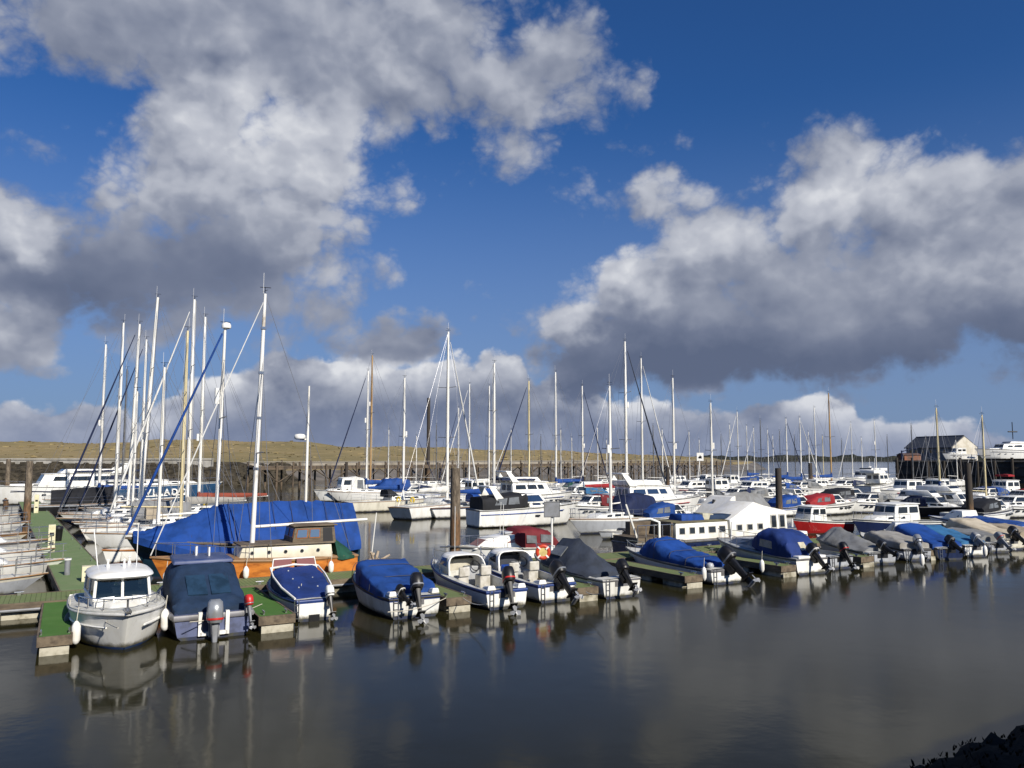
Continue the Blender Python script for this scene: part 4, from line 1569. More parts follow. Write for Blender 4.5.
def motor(label, px, py, head, L=6.5, B=None, hull=GEL, stripe=None, style='cuddy', canopy=None, anchor='mid', fb=None, fs=None, anti=None, glass=None, house=GEL,
          group='motor boats moored in the harbour', fly=False, arch=False, engine=None, lod=0, hard=None, rails=True, name='motor_boat', cat='motor boat', hh=None, tilt=35, bimini=None, radar=False, mastlet=False, p=2.3, loc=None, transom=None, dx=0.0, trunk=True):
    """Cabin motor boat built from a hull, a foredeck trunk, a windscreen or wheelhouse and what covers the cockpit."""
    B = B or .36 * L
    fb = fb or .115 * L + .35
    fs = fs or fb * .72
    dirv = Vector((math.cos(head), math.sin(head), 0))
    P = Vector(loc) if loc is not None else at(px, py)
    P = P - dirv * (L / 2 if anchor == 'bow' else -L / 2 if anchor == 'stern' else 0)
    r = thing(name, label, cat, P, head, group)
    glass = glass or GLASS
    H = Hull(r, L, B, fb, fs, tr=.88, rake=.12 * L, p=p, flare=.28, draft=.3, mats=(hull, anti or ANTI, stripe or hull), stripe=.14 if stripe else .08, sag=1.5, transom=transom)
    H.deck(DECK, cockpit=(-.46 * L, -.06 * L), wc=.80, zf=max(.12, fs - .55))
    if lod < 2:
        H.rub(RUB if lod == 0 else RUBG, .03, -.04)
    if hull is GEL:
        b = MB()
        col = (NAVY, REDH, BLUEH, GELG, BLACKH)[int(px + py) % 5]
        for sd in (-1, 1):
            b.tube([Vector((x, sd * (H.w(x) * .985 + .004), H.z(x) * .74)) for x in lin(-.49 * L, .30 * L, 10)], .035, 4)
        b.build('waist_line', col, r)
        for sd in (-1, 1):
            for xx in (.02, .12, .20):
                x = xx * L
                w = H.w(x) * (.965 - .10 * xx)
                MB().box(x - .20, x + .20, sd * w - .03, sd * w + .03, H.z(x) * .52, H.z(x) * .52 + .13).build('portlight', GLASS, r, bevel=.02)
    z0 = H.z(.12 * L) - .03
    hc = hh or (.95 if style in ('wheelhouse', 'pilot') else .5)
    T = House(r, -.04 * L + dx * L * .3, .33 * L, B * .40, B * .20, z0, .36, rake_f=.55, rake_a=0, k=.86, name='foredeck_trunk', m=house, hf=.24 + (H.z(.33 * L) - z0) * .5)
    T.win('sides', [(.10, .34), (.42, .62)], .38, .80, glass)
    x0, x1 = (-.20 * L, .13 * L) if style != 'cuddy' else (-.08 * L, .12 * L)
    zr = z0 + .30
    if style == 'wheelhouse':
        C = House(r, (-.20 + dx) * L, (.12 + dx) * L, B * .37, B * .33, z0, hc + .3, rake_f=.32, rake_a=.05, k=.90, name='wheelhouse', m=house)
        C.win('sides', [(.06, .42), (.50, .88)], .48, .86, glass)
        C.win('front', [(.04, .48), (.52, .96)], .52, .88, glass)
        C.win('back', [(.10, .40), (.55, .92)], .45, .85, glass)
        C.roof(.08, .05)
        ztop = z0 + hc + .36
    elif style == 'saloon':
        C = House(r, -.34 * L, .16 * L, B * .42, B * .36, z0 - .1, hc + .45, rake_f=.75, rake_a=.1, k=.86, name='saloon', m=house)
        C.win('sides', [(.08, .36), (.41, .66), (.70, .86)], .50, .84, glass)
        C.win('front', [(.04, .48), (.52, .96)], .50, .90, glass)
        C.win('back', [(.15, .45), (.52, .86)], .4, .84, glass)
        C.roof(.08, .05)
        ztop = z0 + hc + .45
    else:
        C = House(r, -.10 * L, .14 * L, B * .40, B * .31, zr, hc, rake_f=.55, rake_a=-.10, k=.88, name='windscreen', m=house, bevel=.02)
        C.win('sides', [(.12, .88)], .15, .88, glass)
        C.win('front', [(.03, .33), (.355, .645), (.67, .97)], .14, .88, glass)
        ztop = zr + hc
    if canopy:
        xa = -.47 * L
        cover(r, [(xa, B * .40, H.z(xa) + .05, H.z(xa) + .35 if hard is None else H.z(xa) + .9), (xa * .72, B * .42, H.z(xa) + .06, ztop - .12), (-.14 * L, B * .41, z0 + .1, ztop + .10), (-.06 * L, B * .39, z0 + .2, ztop + .04)], canopy, 'canopy', seed=px, e=.42)
        for sd in (-1, 1):
            y = sd * B * .425
            q = [(-.38 * L, y, z0 + .14), (-.13 * L, y, z0 + .20), (-.14 * L, y * .95, ztop - .10), (-.34 * L, y * .95, ztop - .24)]
            if sd > 0:
                q = [q[1], q[0], q[3], q[2]]
            for u0, u1 in ((.04, .46), (.54, .96)):
                MB().panel(q, u0, u1, .10, .9, .016).build('canopy_window', VINYL, r)
    if bimini:
        b = cover(r, [(-.46 * L, B * .36, ztop + .18, ztop + .30), (-.25 * L, B * .38, ztop + .2, ztop + .36), (-.06 * L, B * .36, ztop + .15, ztop + .28)], bimini, 'bimini', seed=px, skirt=.02)
        bb = MB()
        for x in (-.40 * L, -.14 * L):
            for sd in (-1, 1):
                bb.tube([(x, sd * B * .36, H.z(x)), (x, sd * B * .36, ztop + .22)], .016, 5)
        bb.build('bimini_frame', STEEL, b)
    if fly:
        F = House(r, -.36 * L, .03 * L, B * .36, B * .30, ztop + .02, .42, rake_f=.45, rake_a=.0, k=1.0, name='flybridge', m=house)
        F.win('front', [(.06, .94)], .55, 1.05, GLASS, name='wind_deflector')
        ztop += .45
    if arch:
        b = MB()
        for sd in (-1, 1):
            b.hexa([(-.34 * L, sd * B * .40 - .05, ztop - .5), (-.26 * L, sd * B * .40 - .05, ztop - .5), (-.26 * L, sd * B * .40 + .05, ztop - .5), (-.34 * L, sd * B * .40 + .05, ztop - .5),
                    (-.40 * L, sd * B * .34 - .05, ztop + .50), (-.35 * L, sd * B * .34 - .05, ztop + .50), (-.35 * L, sd * B * .34 + .05, ztop + .50), (-.40 * L, sd * B * .34 + .05, ztop + .50)])
        b.box(-.41 * L, -.34 * L, -B * .37, B * .37, ztop + .502, ztop + .62)
        b.build('radar_arch', house, r, bevel=.03, smooth=40)
    if radar:
        MB().lathe([(.2, 0), (.24, .04), (.24, .15), (.02, .22)], 12, 0, Matrix.Translation((-.12 * L, 0, ztop + .08))).build('radar_dome', WHT, r, smooth=50)
    if mastlet:
        MB().tube([(-.12 * L, 0, ztop), (-.12 * L, 0, ztop + 1.6)], .03, 6).build('signal_mast', WHT, r)
    if rails and lod < 2:
        H.rail(.48, 1.0, .45, 5, .013, False, 'bow_rail')
    if engine:
        outboard(r, -L / 2 - .02, fs + .08, 0, tilt, 1.0, engine)
    return r, H


def covered(label, px, py, head, L=5.5, B=2.0, hull=GEL, stripe=None, tarp=None, st=None, engine=BLK, anchor='stern', fb=.95, fs=.62, group='boats in the near row with their sterns to open water',
            tent=False, tilt=45, name='covered_boat', cat='covered boat', trim=RUB, anti=None, y2=None, tr=.84, transom=None, e=.5, deck=None, k=1.0):
    """Small boat with a canvas cover and an outboard motor, stern to open water."""
    dirv = Vector((math.cos(head), math.sin(head), 0))
    P = at(px, py)
    P = P + dirv * (L / 2 if anchor == 'stern' else 0)
    r = thing(name, label, cat, P, head, group)
    H = Hull(r, L, B, fb, fs, tr=tr, rake=.12 * L, p=2.3, flare=.25, draft=.25, mats=(hull, anti or ANTI, stripe or hull), stripe=.12 if stripe else .07, sag=1.6, transom=transom)
    H.deck(deck or DECK, cockpit=(-.42 * L, .1 * L), wc=.80, zf=.22)
    H.rub(trim, .035, -.05)
    if engine:
        MB().box(-L / 2 - .012, -L / 2 + .01, -.30, .30, fs - .26, fs - .02).build('well_shade_panel', RUBG if hull is not GELG else BLK, r)  # flat panel, no recess: dark colour stands in for the shade inside
    b = MB()
    for yy in (.55 * B / 2, .70 * B / 2):
        b.tube([(-L / 2 - .03, yy, .02), (-L / 2 - .03, yy, fs)], .014, 5)
    for zz in (.12, .32, .52):
        b.tube([(-L / 2 - .03, .55 * B / 2, zz), (-L / 2 - .03, .70 * B / 2, zz)], .012, 5)
    b.build('boarding_ladder', STEEL, r)
    if tarp and st:
        cover(r, [(x * L, w * B / 2, H.z(x * L) + .01, z) for x, w, z in st], tarp, 'cover', seed=px, tent=tent, e=e)
    if engine:
        outboard(r, -L / 2 - .02, fs + .06, 0, tilt, k, engine)
        if y2 is not None:
            outboard(r, -L / 2 - .02, fs + .02, y2, tilt + 15, .62, BLK)
    return r, H


def fairleads(root, H, xs=(.85, .12)):
    for s in xs:
        for sd in (-1, 1):
            p = H.edge(s, sd, .12, .0)
            b = MB()
            b.tube([p + Vector((-.1, 0, .06)), p + Vector((.1, 0, .06))], .018, 5)
            b.box(p.x - .04, p.x + .04, p.y - .02, p.y + .02, p.z - .02, p.z + .05)
            b.build('cleat', STEEL, root)


def rope(a, b_, sag, label, r=.014, m=ROPE):
    a, b_ = Vector(a), Vector(b_)
    pts = [a.lerp(b_, t) - Vector((0, 0, sag * 4 * t * (1 - t))) for t in lin(0, 1, 9)]
    o = MB().tube(pts, r, 5).build('mooring_rope', m, None, smooth=60)
    return tag(o, label, 'rope')

# ------------------------------------------------------------------ near row, from left to right
LEFT, RIGHT = A_ANG + math.pi, A_ANG
NEAR = 'boats in the near row with their sterns to open water'


def along(px, n, z=0.0):
    """Point on the line that runs n metres behind the near pontoon, at the bearing of px."""
    k = (px - W / 2) / FPX
    c, s = math.cos(PITCH), math.sin(PITCH)
    o = A0 + AN * n
    # (o.x + d.x t) = k * ((o.y + d.y t) c + (z - H) s)
    t = (k * (o.y * c + (z - CAM_H) * s) - o.x) / (AD.x - k * c * AD.y)
    p = o + AD * t
    return Vector((p.x, p.y, z))


def see_through_glass():
    m = bpy.data.materials.new('clear_window_glass')
    m.use_nodes = True
    g = Graph(m.node_tree)
    out = g.node('ShaderNodeOutputMaterial')
    mix = g.node('ShaderNodeMixShader')
    tr = g.node('ShaderNodeBsdfTransparent')
    tr.inputs[0].default_value = (.52, .56, .56, 1)
    gl = g.node('ShaderNodeBsdfGlossy')
    gl.inputs['Roughness'].default_value = .03
    fr = g.node('ShaderNodeFresnel')
    fr.inputs[0].default_value = 1.6
    g.put(mix.inputs[0], fr.outputs[0])
    g.t.links.new(tr.outputs[0], mix.inputs[1])
    g.t.links.new(gl.outputs[0], mix.inputs[2])
    g.t.links.new(mix.outputs[0], out.inputs[0])
    return m


CLEAR = see_through_glass()


def glasshouse(root, x0, x1, wa, wf, z0, h, rake_f, rake_a, k, m=GEL, r=.04, front=((.02, .49), (.51, .98)), side=((.02, .48), (.52, .98)), back=True):
    """Wheelhouse of pillars and panes one can look through; returns its frame."""
    v = House(root, x0, x1, wa, wf, z0, h, rake_f, rake_a, k, build=False)
    c = v.c
    b = MB()
    for i in range(4):
        b.tube([c[i], c[i + 4]], r, 6)
        b.tube([c[i], c[(i + 1) % 4]], r, 6)
        b.tube([c[i + 4], c[4 + (i + 1) % 4]], r, 6)
    b.tube([(c[1] + c[2]) / 2, (c[5] + c[6]) / 2], r, 6)
    for a, d in ((0, 1), (2, 3)):
        b.tube([(c[a] + c[d]) / 2, (c[a + 4] + c[d + 4]) / 2], r, 6)
    o = b.build('wheelhouse_frame', m, root, smooth=60)
    v.obj = o
    for sd, sp in (('front', front), ('stbd', side), ('port', side), ('back', ((.03, .5), (.52, .97)) if back else ())):
        for u0, u1 in sp:
            MB().panel(v.q[sd], u0, u1, .04, .97, .006, inset=.004).build('window', CLEAR, o)
    return v


# 1 white pilothouse launch, bow towards the open water
r = thing('pilothouse_launch', 'small white pilothouse launch with its bow towards us beside the bright green finger', 'launch', at(124, 650) - Vector((math.cos(OUT + R(2)), math.sin(OUT + R(2)), 0)) * 1.95, OUT + R(2))
HL = Hull(r, 5.3, 2.45, 1.08, .86, tr=.90, rake=.72, p=2.5, flare=.20, draft=.35, mats=(GEL, ANTIB, GEL), sag=1.5, stripe=.1, boot=.07, n=24)
HL.deck(DECK, cockpit=(-2.45, -1.35), wc=.78, zf=.35)
HL.rub(mat('pale_rub_rail', (.62, .62, .60), .5, var=.2), .032, -.07)
b = MB()
for sd in (-1, 1):                         # moulded step in the topsides
    b.tube([Vector((x, sd * (HL.w(x) * (.955 - .10 * max(0, x) / 2.9)), HL.z(x) * .60)) for x in lin(-2.5, 2.05, 12)], .03, 5)
b.build('spray_rail', GEL, r, smooth=60)
C = House(r, -1.3, 1.15, .80, .70, .84, .36, rake_f=.16, rake_a=.0, k=.985, name='cabin_base', bevel=.05)
House(r, 1.05, 1.8, .55, .34, .95, .20, rake_f=.45, rake_a=0, k=.85, name='fore_hatch_trunk', bevel=.05)
v = glasshouse(r, -1.28, 1.0, .78, .69, 1.19, .53, .16, .04, .94)
# rounded roof
b = MB()
rings = []
for zz, kk in ((1.71, 1.04), (1.76, 1.10), (1.82, 1.06), (1.88, .88), (1.92, .55), (1.93, .1)):
    rings.append([Vector((-.15 + 1.16 * kk * math.copysign(abs(math.cos(a)) ** .45, math.cos(a)), .76 * kk * math.copysign(abs(math.sin(a)) ** .5, math.sin(a)), zz)) for a in [2 * math.pi * i / 28 for i in range(28)]])
b.loft(rings, 0, True, True)
rf = b.build('roof', GEL, r, smooth=60)
MB().tube([(-.2, .45, 1.88), (-.22, .46, 3.1)], .012, 5).build('aerial', WHT, rf)
MB().tube([(-.9, -.5, 1.84), (-1.2, -.62, 2.9)], .016, 5).build('rod', WHT, rf)
for x, y in ((-.1, -.3), (.1, .1), (-.6, .3)):
    MB().lathe([(.04, 0), (.05, .08), (.03, .12), (.03, .2), (.05, .22), (.02, .26)], 8, 0, Matrix.Translation((x, y, 1.89))).build('roof_light', WHT, rf)
HL.rail(.60, .985, .30, 4, .016, False, 'bow_rail', inset=.14)
b = MB()
for sd in (-1, 1):
    b.tube([(1.18, sd * .66, .98), (1.22, sd * .62, 1.26), (1.22, sd * .22, 1.28), (1.34, sd * .22, .98)], .014, 5)
b.build('hand_rail', STEEL, r)
MB().box(2.15, 2.72, -.07, .07, 1.06, 1.11).build('anchor_roller', STEEL, r)
for y in (-.36, .36):
    b = MB()
    b.box(-.75, -.35, y - .20, y + .22, 1.0, 1.25)
    b.hexa([(-.85, y - .20, 1.25), (-.73, y - .20, 1.25), (-.73, y + .22, 1.25), (-.85, y + .22, 1.25), (-.93, y - .20, 1.60), (-.83, y - .20, 1.60), (-.83, y + .20, 1.60), (-.93, y + .20, 1.60)])
    b.build('helm_seat', C_NAVY, r, bevel=.03)
b = MB()
n = 16
b.tube([(.55 + .05 * math.sin(a), -.4 + .17 * math.cos(a), 1.32 + .17 * math.sin(a)) for a in lin(0, 6.2832, n)], .018, 5)
b.build('steering_wheel', BLK, r)
b = MB()
b.hexa([(.40, -.6, 1.15), (.9, -.6, 1.15), (.9, .6, 1.15), (.40, .6, 1.15), (.55, -.6, 1.27), (.88, -.6, 1.25), (.88, .6, 1.25), (.55, .6, 1.27)])
b.build('dashboard', GRYP, r)
outboard(r, -2.7, .9, 0, 25, 1.0, BLK)
fairleads(r, HL)
fender(76, 633, .42, 'white fender hanging on the left bow of the pilothouse launch')
fender(165, 620, .52, 'tilted white fender between the pilothouse launch and the dark blue tented boat')
fender(68, 622, .42, 'grey fender between the bright green finger and the pilothouse launch', .10, .4, RUBG)

# 2 faded blue boat under a dark blue tent
dv = Vector((math.cos(IN), math.sin(IN), 0))
r = thing('tented_boat', 'old faded blue boat with dark blue cockpit tent and a silver grey outboard', 'tented boat', at(213, 638) + dv * 3.0, IN, NEAR)
H2 = Hull(r, 6.0, 2.35, .98, .66, tr=.88, rake=.75, p=2.4, flare=.25, mats=(BLACKH, ANTI, RUBG), stripe=.14, transom=GREYBLUE, sag=1.5)
H2.deck(GREYBLUE, cockpit=(-2.85, -.4), wc=.78, zf=.25)
H2.rub(mat('grey_rub_tube', (.20, .20, .22), .5, var=.35), .085, -.05, 'gunwale_tube')
House(r, .2, 2.0, .90, .55, .82, .36, .5, 0, .9, name='foredeck_trunk', m=GREYBLUE).win('sides', [(.2, .7)], .3, .8)
cover(r, [(-2.72, .98, .66, .78), (-2.3, 1.0, .66, 1.02), (-1.3, 1.0, .70, 1.58), (-.85, 1.0, .74, 1.80), (.5, .98, .84, 1.82), (1.0, .82, .95, 1.30)], C_DENIM, 'tent', e=.52, seed=2, wr=.03, skirt=.04, n=25, fold=1.3)
tcov = [c for c in r.children if c.name.split('.')[0] == 'tent'][0]
for y0, y1 in ((-.60, -.04), (.04, .60)):
    MB().panel([(-2.24, y1, 1.05), (-2.24, y0, 1.05), (-1.38, y0, 1.52), (-1.38, y1, 1.52)], .02, .98, .03, .97, .05).build('tent_window', mat('blue_tinted_vinyl', (.022, .050, .092), .22, spec=.6, var=.4, vscale=2.5), tcov)
b = MB()
b.hexa([(-.9, -.88, 1.80), (.62, -.82, 1.84), (.62, .82, 1.84), (-.9, .88, 1.80), (-.86, -.84, 1.93), (.58, -.78, 1.97), (.58, .78, 1.97), (-.86, .84, 1.93)])
rf = b.build('hardtop', mat('blue_hardtop', (.022, .045, .14), .5, col2=(.06, .08, .17), vscale=1.6), r, bevel=.04, smooth=40)
for x, y in ((-.2, -.25), (.05, .1), (.3, .05)):
    MB().tube([(x, y, 1.93), (x, y, 2.22)], .03, 6).build('roof_light', WHT, rf)
b = MB()
for y in (-.36, .36):
    b.box(-3.10, -2.98, y - .05, y + .05, .1, .74)
b.box(-3.10, -2.98, -.36, .36, .1, .2)
b.build('engine_bracket', WHT, r)
outboard(r, -3.05, .42, 0, 12, 1.3, SILV, GRYP)
outboard(r, -3.05, .78, -.88, 8, .72, REDP, GRYP)
fairleads(r, H2)

# 3 little white and blue dayboat with a deep blue cover in a white hoop
r, H3 = covered('small white dayboat with a blue stripe, deep blue cover inside a white hoop', 314, 621, IN, 4.7, 1.75, GEL, RUBB, None, None, None, fb=.92, fs=.66, tr=.62, trim=RUBB, group=NEAR, name='dayboat', cat='dayboat')
House(r, .35, 1.7, .72, .40, .74, .34, .5, 0, .86, name='cuddy').win('sides', [(.2, .75)], .3, .8, GLASSP)
v = House(r, .1, .75, .80, .66, .92, .70, .42, .18, .86, build=False)
v.obj = MB().tube([v.c[3], v.c[7], v.c[4], v.c[0]], .03, 6).build('screen_hoop', WHT, r)
for u0, u1 in ((.03, .44), (.56, .97)):
    MB().panel(v.q['front'], u0, u1, .05, .95).build('window', GLASSP, v.obj)
    MB().panel([v.c[3] + Vector((.1, 0, .3)), v.c[0] + Vector((.1, 0, .3)), v.c[4] + Vector((0, 0, -.02)), v.c[7] + Vector((0, 0, -.02))], u0, u1, .35, .98).build('window', GLASSP, v.obj)
cq = [Vector((-2.2, .50, .68)), Vector((-2.2, -.50, .68)), Vector((.16, -.78, 1.30)), Vector((.16, .78, 1.30))]
cv = cover(r, [(-2.2, .52, .64, .70), (-1.4, .74, .68, .95), (-.5, .80, .74, 1.18), (.18, .78, .84, 1.32)], C_MIDBLUE, 'cover', e=.30, seed=5, wr=.02, skirt=.05)
MB().tube([(-2.2, .56, .69), (-1.4, .79, .93), (-.5, .85, 1.15), (.20, .80, 1.34), (.26, .0, 1.42), (.20, -.80, 1.34), (-.5, -.85, 1.15), (-1.4, -.79, .93), (-2.2, -.56, .69)], .035, 6).build('cover_frame', WHT, r, smooth=60)
b = MB()
for x, y, z in ((-1.6, .3, .92), (-1.6, -.3, .92), (-.9, .32, 1.10), (-.9, -.32, 1.10), (-.2, .3, 1.27)):
    b.lathe([(.03, 0), (.02, .03), (.01, .035)], 8, 0, Matrix.Translation((x, y, z)))
b.build('fastener', GELG, cv)
outboard(r, -2.42, .62, -.42, 30, .8, WHT, BLK)
b = MB()
b.box(-2.40, -2.36, -.16, .16, -.05, .2)
b.build('well_shade_panel', BLK, r)  # flat black slab painted as the shade of a transom recess

# 4 white boat under a bright blue sheet
r, H4 = covered('white open boat wrapped in a bright blue sheet with a large black outboard', 415, 618, IN, 5.3, 2.05, GELD, RUBB, None, None, BLK, fb=.98, fs=.66, trim=RUB, group=NEAR, tilt=32, k=1.35, y2=.5, name='open_boat', cat='open boat')
cover(r, [(-2.25, .90, .68, .80), (-1.7, .98, .70, .94), (-.7, 1.0, .74, 1.20), (.2, .96, .78, 1.42), (.75, .84, .84, 1.42), (1.0, .72, .88, 1.10)], C_BLUE, 'cover', tent=False, e=.28, seed=9, wr=.022, skirt=.14, n=27, fold=1.2)
House(r, .8, 1.9, .62, .36, .86, .30, .5, 0, .86, name='cuddy').win('sides', [(.25, .75)], .3, .8)
for y in (-.72, .72):
    b = MB()
    b.hexa([(-2.62, y - .14, .70), (-2.2, y - .12, .70), (-2.2, y + .12, .70), (-2.62, y + .14, .70), (-2.60, y - .10, .86), (-2.3, y - .08, .82), (-2.3, y + .08, .82), (-2.60, y + .10, .86)])
    b.build('quarter_seat', WHT, r, bevel=.03)


def cuddy(label, px, py, L, B, inner, engine_k=1.1, drum=None, seed=0, hood=None):
    """Open backed cuddy boat with a hoop over the wheel position."""
    r, Hc = covered(label, px, py, IN, L, B, GEL, RUBB, None, None, BLK, fb=1.0, fs=.64, trim=RUBB, group=NEAR, tilt=38, k=engine_k, name='cuddy_boat', cat='cuddy boat')
    x0, x1 = -.02 * L, .34 * L
    z0 = Hc.z(x0) - .04
    b = MB()                                   # cuddy shell, open at the back
    rings = []
    for u in lin(0, 1, 8):
        x = x0 + (x1 - x0) * u
        w = Hc.w(x) * (.80 - .12 * u)
        h = (.74 - .04 * u if u < .45 else .72 * max(.0, 1 - ((u - .45) / .55)) ** .75)
        zb = Hc.z(x) - .05
        rings.append([Vector((x + (.28 * (1 - u) if 0 < k < 12 else 0) * math.sin(math.pi * k / 12), -w * math.copysign(abs(math.cos(math.pi * k / 12)) ** .45, math.cos(math.pi * k / 12)), zb + h * abs(math.sin(math.pi * k / 12)) ** .5)) for k in range(13)])
    b.loft(rings, 0, False)
    sh = b.build('cuddy', GEL, r, smooth=50)
    sm = sh.modifiers.new('shell', 'SOLIDIFY')
    sm.thickness, sm.offset = .03, -1
    MB().tube(rings[0], .035, 6).build('hoop', WHT, r, smooth=60)
    w = Hc.w(x0 + .25 * (x1 - x0)) * .785
    for sd in (-1, 1):
        q = [(x0 + .35, sd * w, z0 + .32), (x0 + 1.15, sd * (w - .10), z0 + .36), (x0 + 1.05, sd * (w - .16), z0 + .60), (x0 + .42, sd * (w - .06), z0 + .62)]
        if sd > 0:
            q = [q[1], q[0], q[3], q[2]]
        MB().panel(q, 0, 1, 0, 1, .03).build('window', GLASS, sh)
    q = [rings[4][k] for k in (4, 8)] + [rings[6][k] for k in (8, 4)]
    MB().panel([q[3] + Vector((.0, 0, .05)), q[2] + Vector((0, 0, .05)), q[1] + Vector((0, 0, .05)), q[0] + Vector((0, 0, .05))], .05, .95, .1, .9, .02).build('windscreen', GLASS, sh)
    b = MB()                                   # bulkhead, seats and wheel inside
    b.box(x0 + .75, x0 + .82, -w * .80, w * .80, .3, z0 + .52)
    b.build('bulkhead', inner, r)
    b = MB()
    for y in (-.45, .42):
        b.box(x0 - .55, x0 - .1, y - .20, y + .22, .30, .78)
        b.box(x0 - .63, x0 - .53, y - .20, y + .22, .78, 1.12)
    b.build('helm_seat', mat('seat_vinyl', (.52, .50, .45), .5, var=.3), r, bevel=.04)
    MB().tube([(x0 + .3 + .08 * math.sin(a), -.45 + .18 * math.cos(a), z0 + .30 + .17 * math.sin(a)) for a in lin(0, 6.2832, 14)], .02, 5).build('steering_wheel', BLK, r)
    b = MB()
    b.box(x0 + .35, x0 + .74, -.75, -.15, .3, z0 + .28)
    b.build('console', GELG, r, bevel=.03)
    for y in (-.62 * B / 2, .62 * B / 2):
        b = MB()
        b.hexa([(-L / 2 - .02, y - .17, .64), (-L / 2 + .55, y - .13, .64), (-L / 2 + .55, y + .13, .64), (-L / 2 - .02, y + .17, .64), (-L / 2, y - .12, .80), (-L / 2 + .4, y - .09, .74), (-L / 2 + .4, y + .09, .74), (-L / 2, y + .12, .80)])
        b.build('quarter_seat', WHT, r, bevel=.03)
    Hc.rail(.60, 1, .36, 4, .014, False, 'bow_rail')
    MB().tube([(x0 + .5, .3, z0 + .84), (x0 + .45, .32, z0 + 2.5)], .010, 5).build('aerial', WHT, r)
    if drum:
        MB().lathe([(.24, .30), (.26, .34), (.26, .95), (.24, .98)], 14, 0, Matrix.Translation((x0 - .1, .45, 0))).build('blue_drum', drum, r, smooth=40)
    fairleads(r, Hc)
    return r, Hc


cuddy('white cuddy boat with an open cream cockpit left of the one holding a blue drum', 507, 609, 6.2, 1.85, mat('cream_liner', (.50, .47, .38), .5, var=.3), 1.3, seed=1)
cuddy('white cuddy boat with a blue drum inside, left of the slate grey tented boat', 557, 602, 6.0, 1.85, mat('dark_liner', (.03, .035, .05), .6, var=.3), 1.25, BLU, 2)

# 7 slate grey tented boat
r, H7 = covered('white boat with a tall slate grey tent and black outboard right of the cuddy boats', 622, 598, IN, 6.1, 2.0, GELD, None, None, None, BLK, fb=1.0, fs=.68, trim=RUBG, group=NEAR, tilt=50, k=1.2, name='tented_boat', cat='tented boat')
cover(r, [(-2.2, .92, .70, .80), (-1.2, 1.0, .74, 1.42), (-.35, 1.0, .78, 1.86), (.85, .92, .86, 1.80), (1.2, .80, .92, 1.25)], C_SLATE, 'tent', tent=True, seed=4, wr=.02, skirt=.12, n=15)
q = [(.72, .77, 1.20), (-.25, .80, 1.16), (-.25, .38, 1.60), (.68, .36, 1.57)]
MB().panel(q, .08, .92, .1, .9, .03).build('tent_window', VINYL, r)
House(r, .9, 2.2, .70, .36, .92, .30, .5, 0, .86, name='cuddy').win('sides', [(.25, .75)], .3, .8)
H7.rail(.62, 1, .38, 4, .014, False, 'bow_rail')

# 8 low white boat with a lumpy royal blue cover
r, H8 = covered('low white speedboat with a lumpy royal blue cover over its windscreen', 727, 584, IN, 6.6, 2.0, GEL, RUBG, None, None, BLK, fb=.86, fs=.60, group=NEAR, tilt=48, k=1.3, trim=RUBG, name='speedboat', cat='speedboat')
cover(r, [(-2.9, .80, .62, .74), (-1.9, .92, .64, .86), (-.6, .96, .68, 1.08), (.25, .94, .70, 1.46), (.8, .86, .74, 1.42), (1.3, .72, .78, .92)], C_ROYAL, 'cover', e=.62, seed=12, wr=.06, skirt=.10, n=25, fold=1.6)
H8.rail(.66, 1, .30, 4, .014, False, 'bow_rail')
MB().lathe([(.0, 0), (.12, .02), (.16, .12), (.12, .22), (0, .25)], 10, 0, Matrix.Translation((-3.0, .6, .60))).build('mooring_buoy', GELG, r, smooth=60)

# 9 grey hulled cruiser with a blue cockpit tent
r = thing('cabin_cruiser', 'pale grey cabin cruiser with tall blue cockpit canopy and one yellowed window', 'cabin cruiser', at(814, 574) + dv * 3.0, IN - R(3), NEAR)
H9 = Hull(r, 6.1, 2.1, 1.05, .70, tr=.88, rake=.8, p=2.2, flare=.3, mats=(GELG, ANTI, RUBG), transom=GEL, sag=1.5)
H9.deck(DECKG, cockpit=(-2.8, -.3), wc=.8, zf=.3)
H9.rub(RUBG, .04, -.05)
T = House(r, -.6, 2.1, .86, .46, .84, .50, .85, -.05, .80, name='cabin', m=GELG, hf=.36)
T.win('sides', [(.10, .66)], .30, .86, mat('smoked_window', (.06, .062, .075), .15, spec=.7))
cv = cover(r, [(-2.75, .84, .72, .86), (-2.45, .90, .74, 1.30), (-1.85, .94, .78, 1.70), (-1.0, .92, .86, 1.78), (-.55, .86, .95, 1.62), (-.25, .78, 1.05, 1.30)], C_MIDBLUE, 'canopy', e=.44, seed=14, wr=.025, skirt=.08, n=23, fold=1.2)
MB().panel([(-.85, .93, 1.02), (-1.75, .95, .95), (-1.7, .90, 1.36), (-.9, .89, 1.42)], .05, .95, .1, .9, .03).build('canopy_window', VINYL, cv)
MB().panel([(-2.66, .18, .98), (-2.66, -.18, .98), (-2.42, -.18, 1.30), (-2.42, .18, 1.30)], 0, 1, 0, 1, .03).build('canopy_window', mat('yellowed_vinyl', (.55, .52, .40), .35, var=.3), cv)
outboard(r, -3.08, .70, 0, 40, 1.15, BLK)
H9.rail(.6, 1, .45, 5, .014, False, 'bow_rail')
MB().box(-3.1, -2.75, -.8, .8, .68, .80).build('stern_platform', WHT, r, bevel=.03)
MB().tube([(1.9, .1, 1.1), (1.85, .1, 1.9)], .03, 6).build('light_pole', WHT, r)

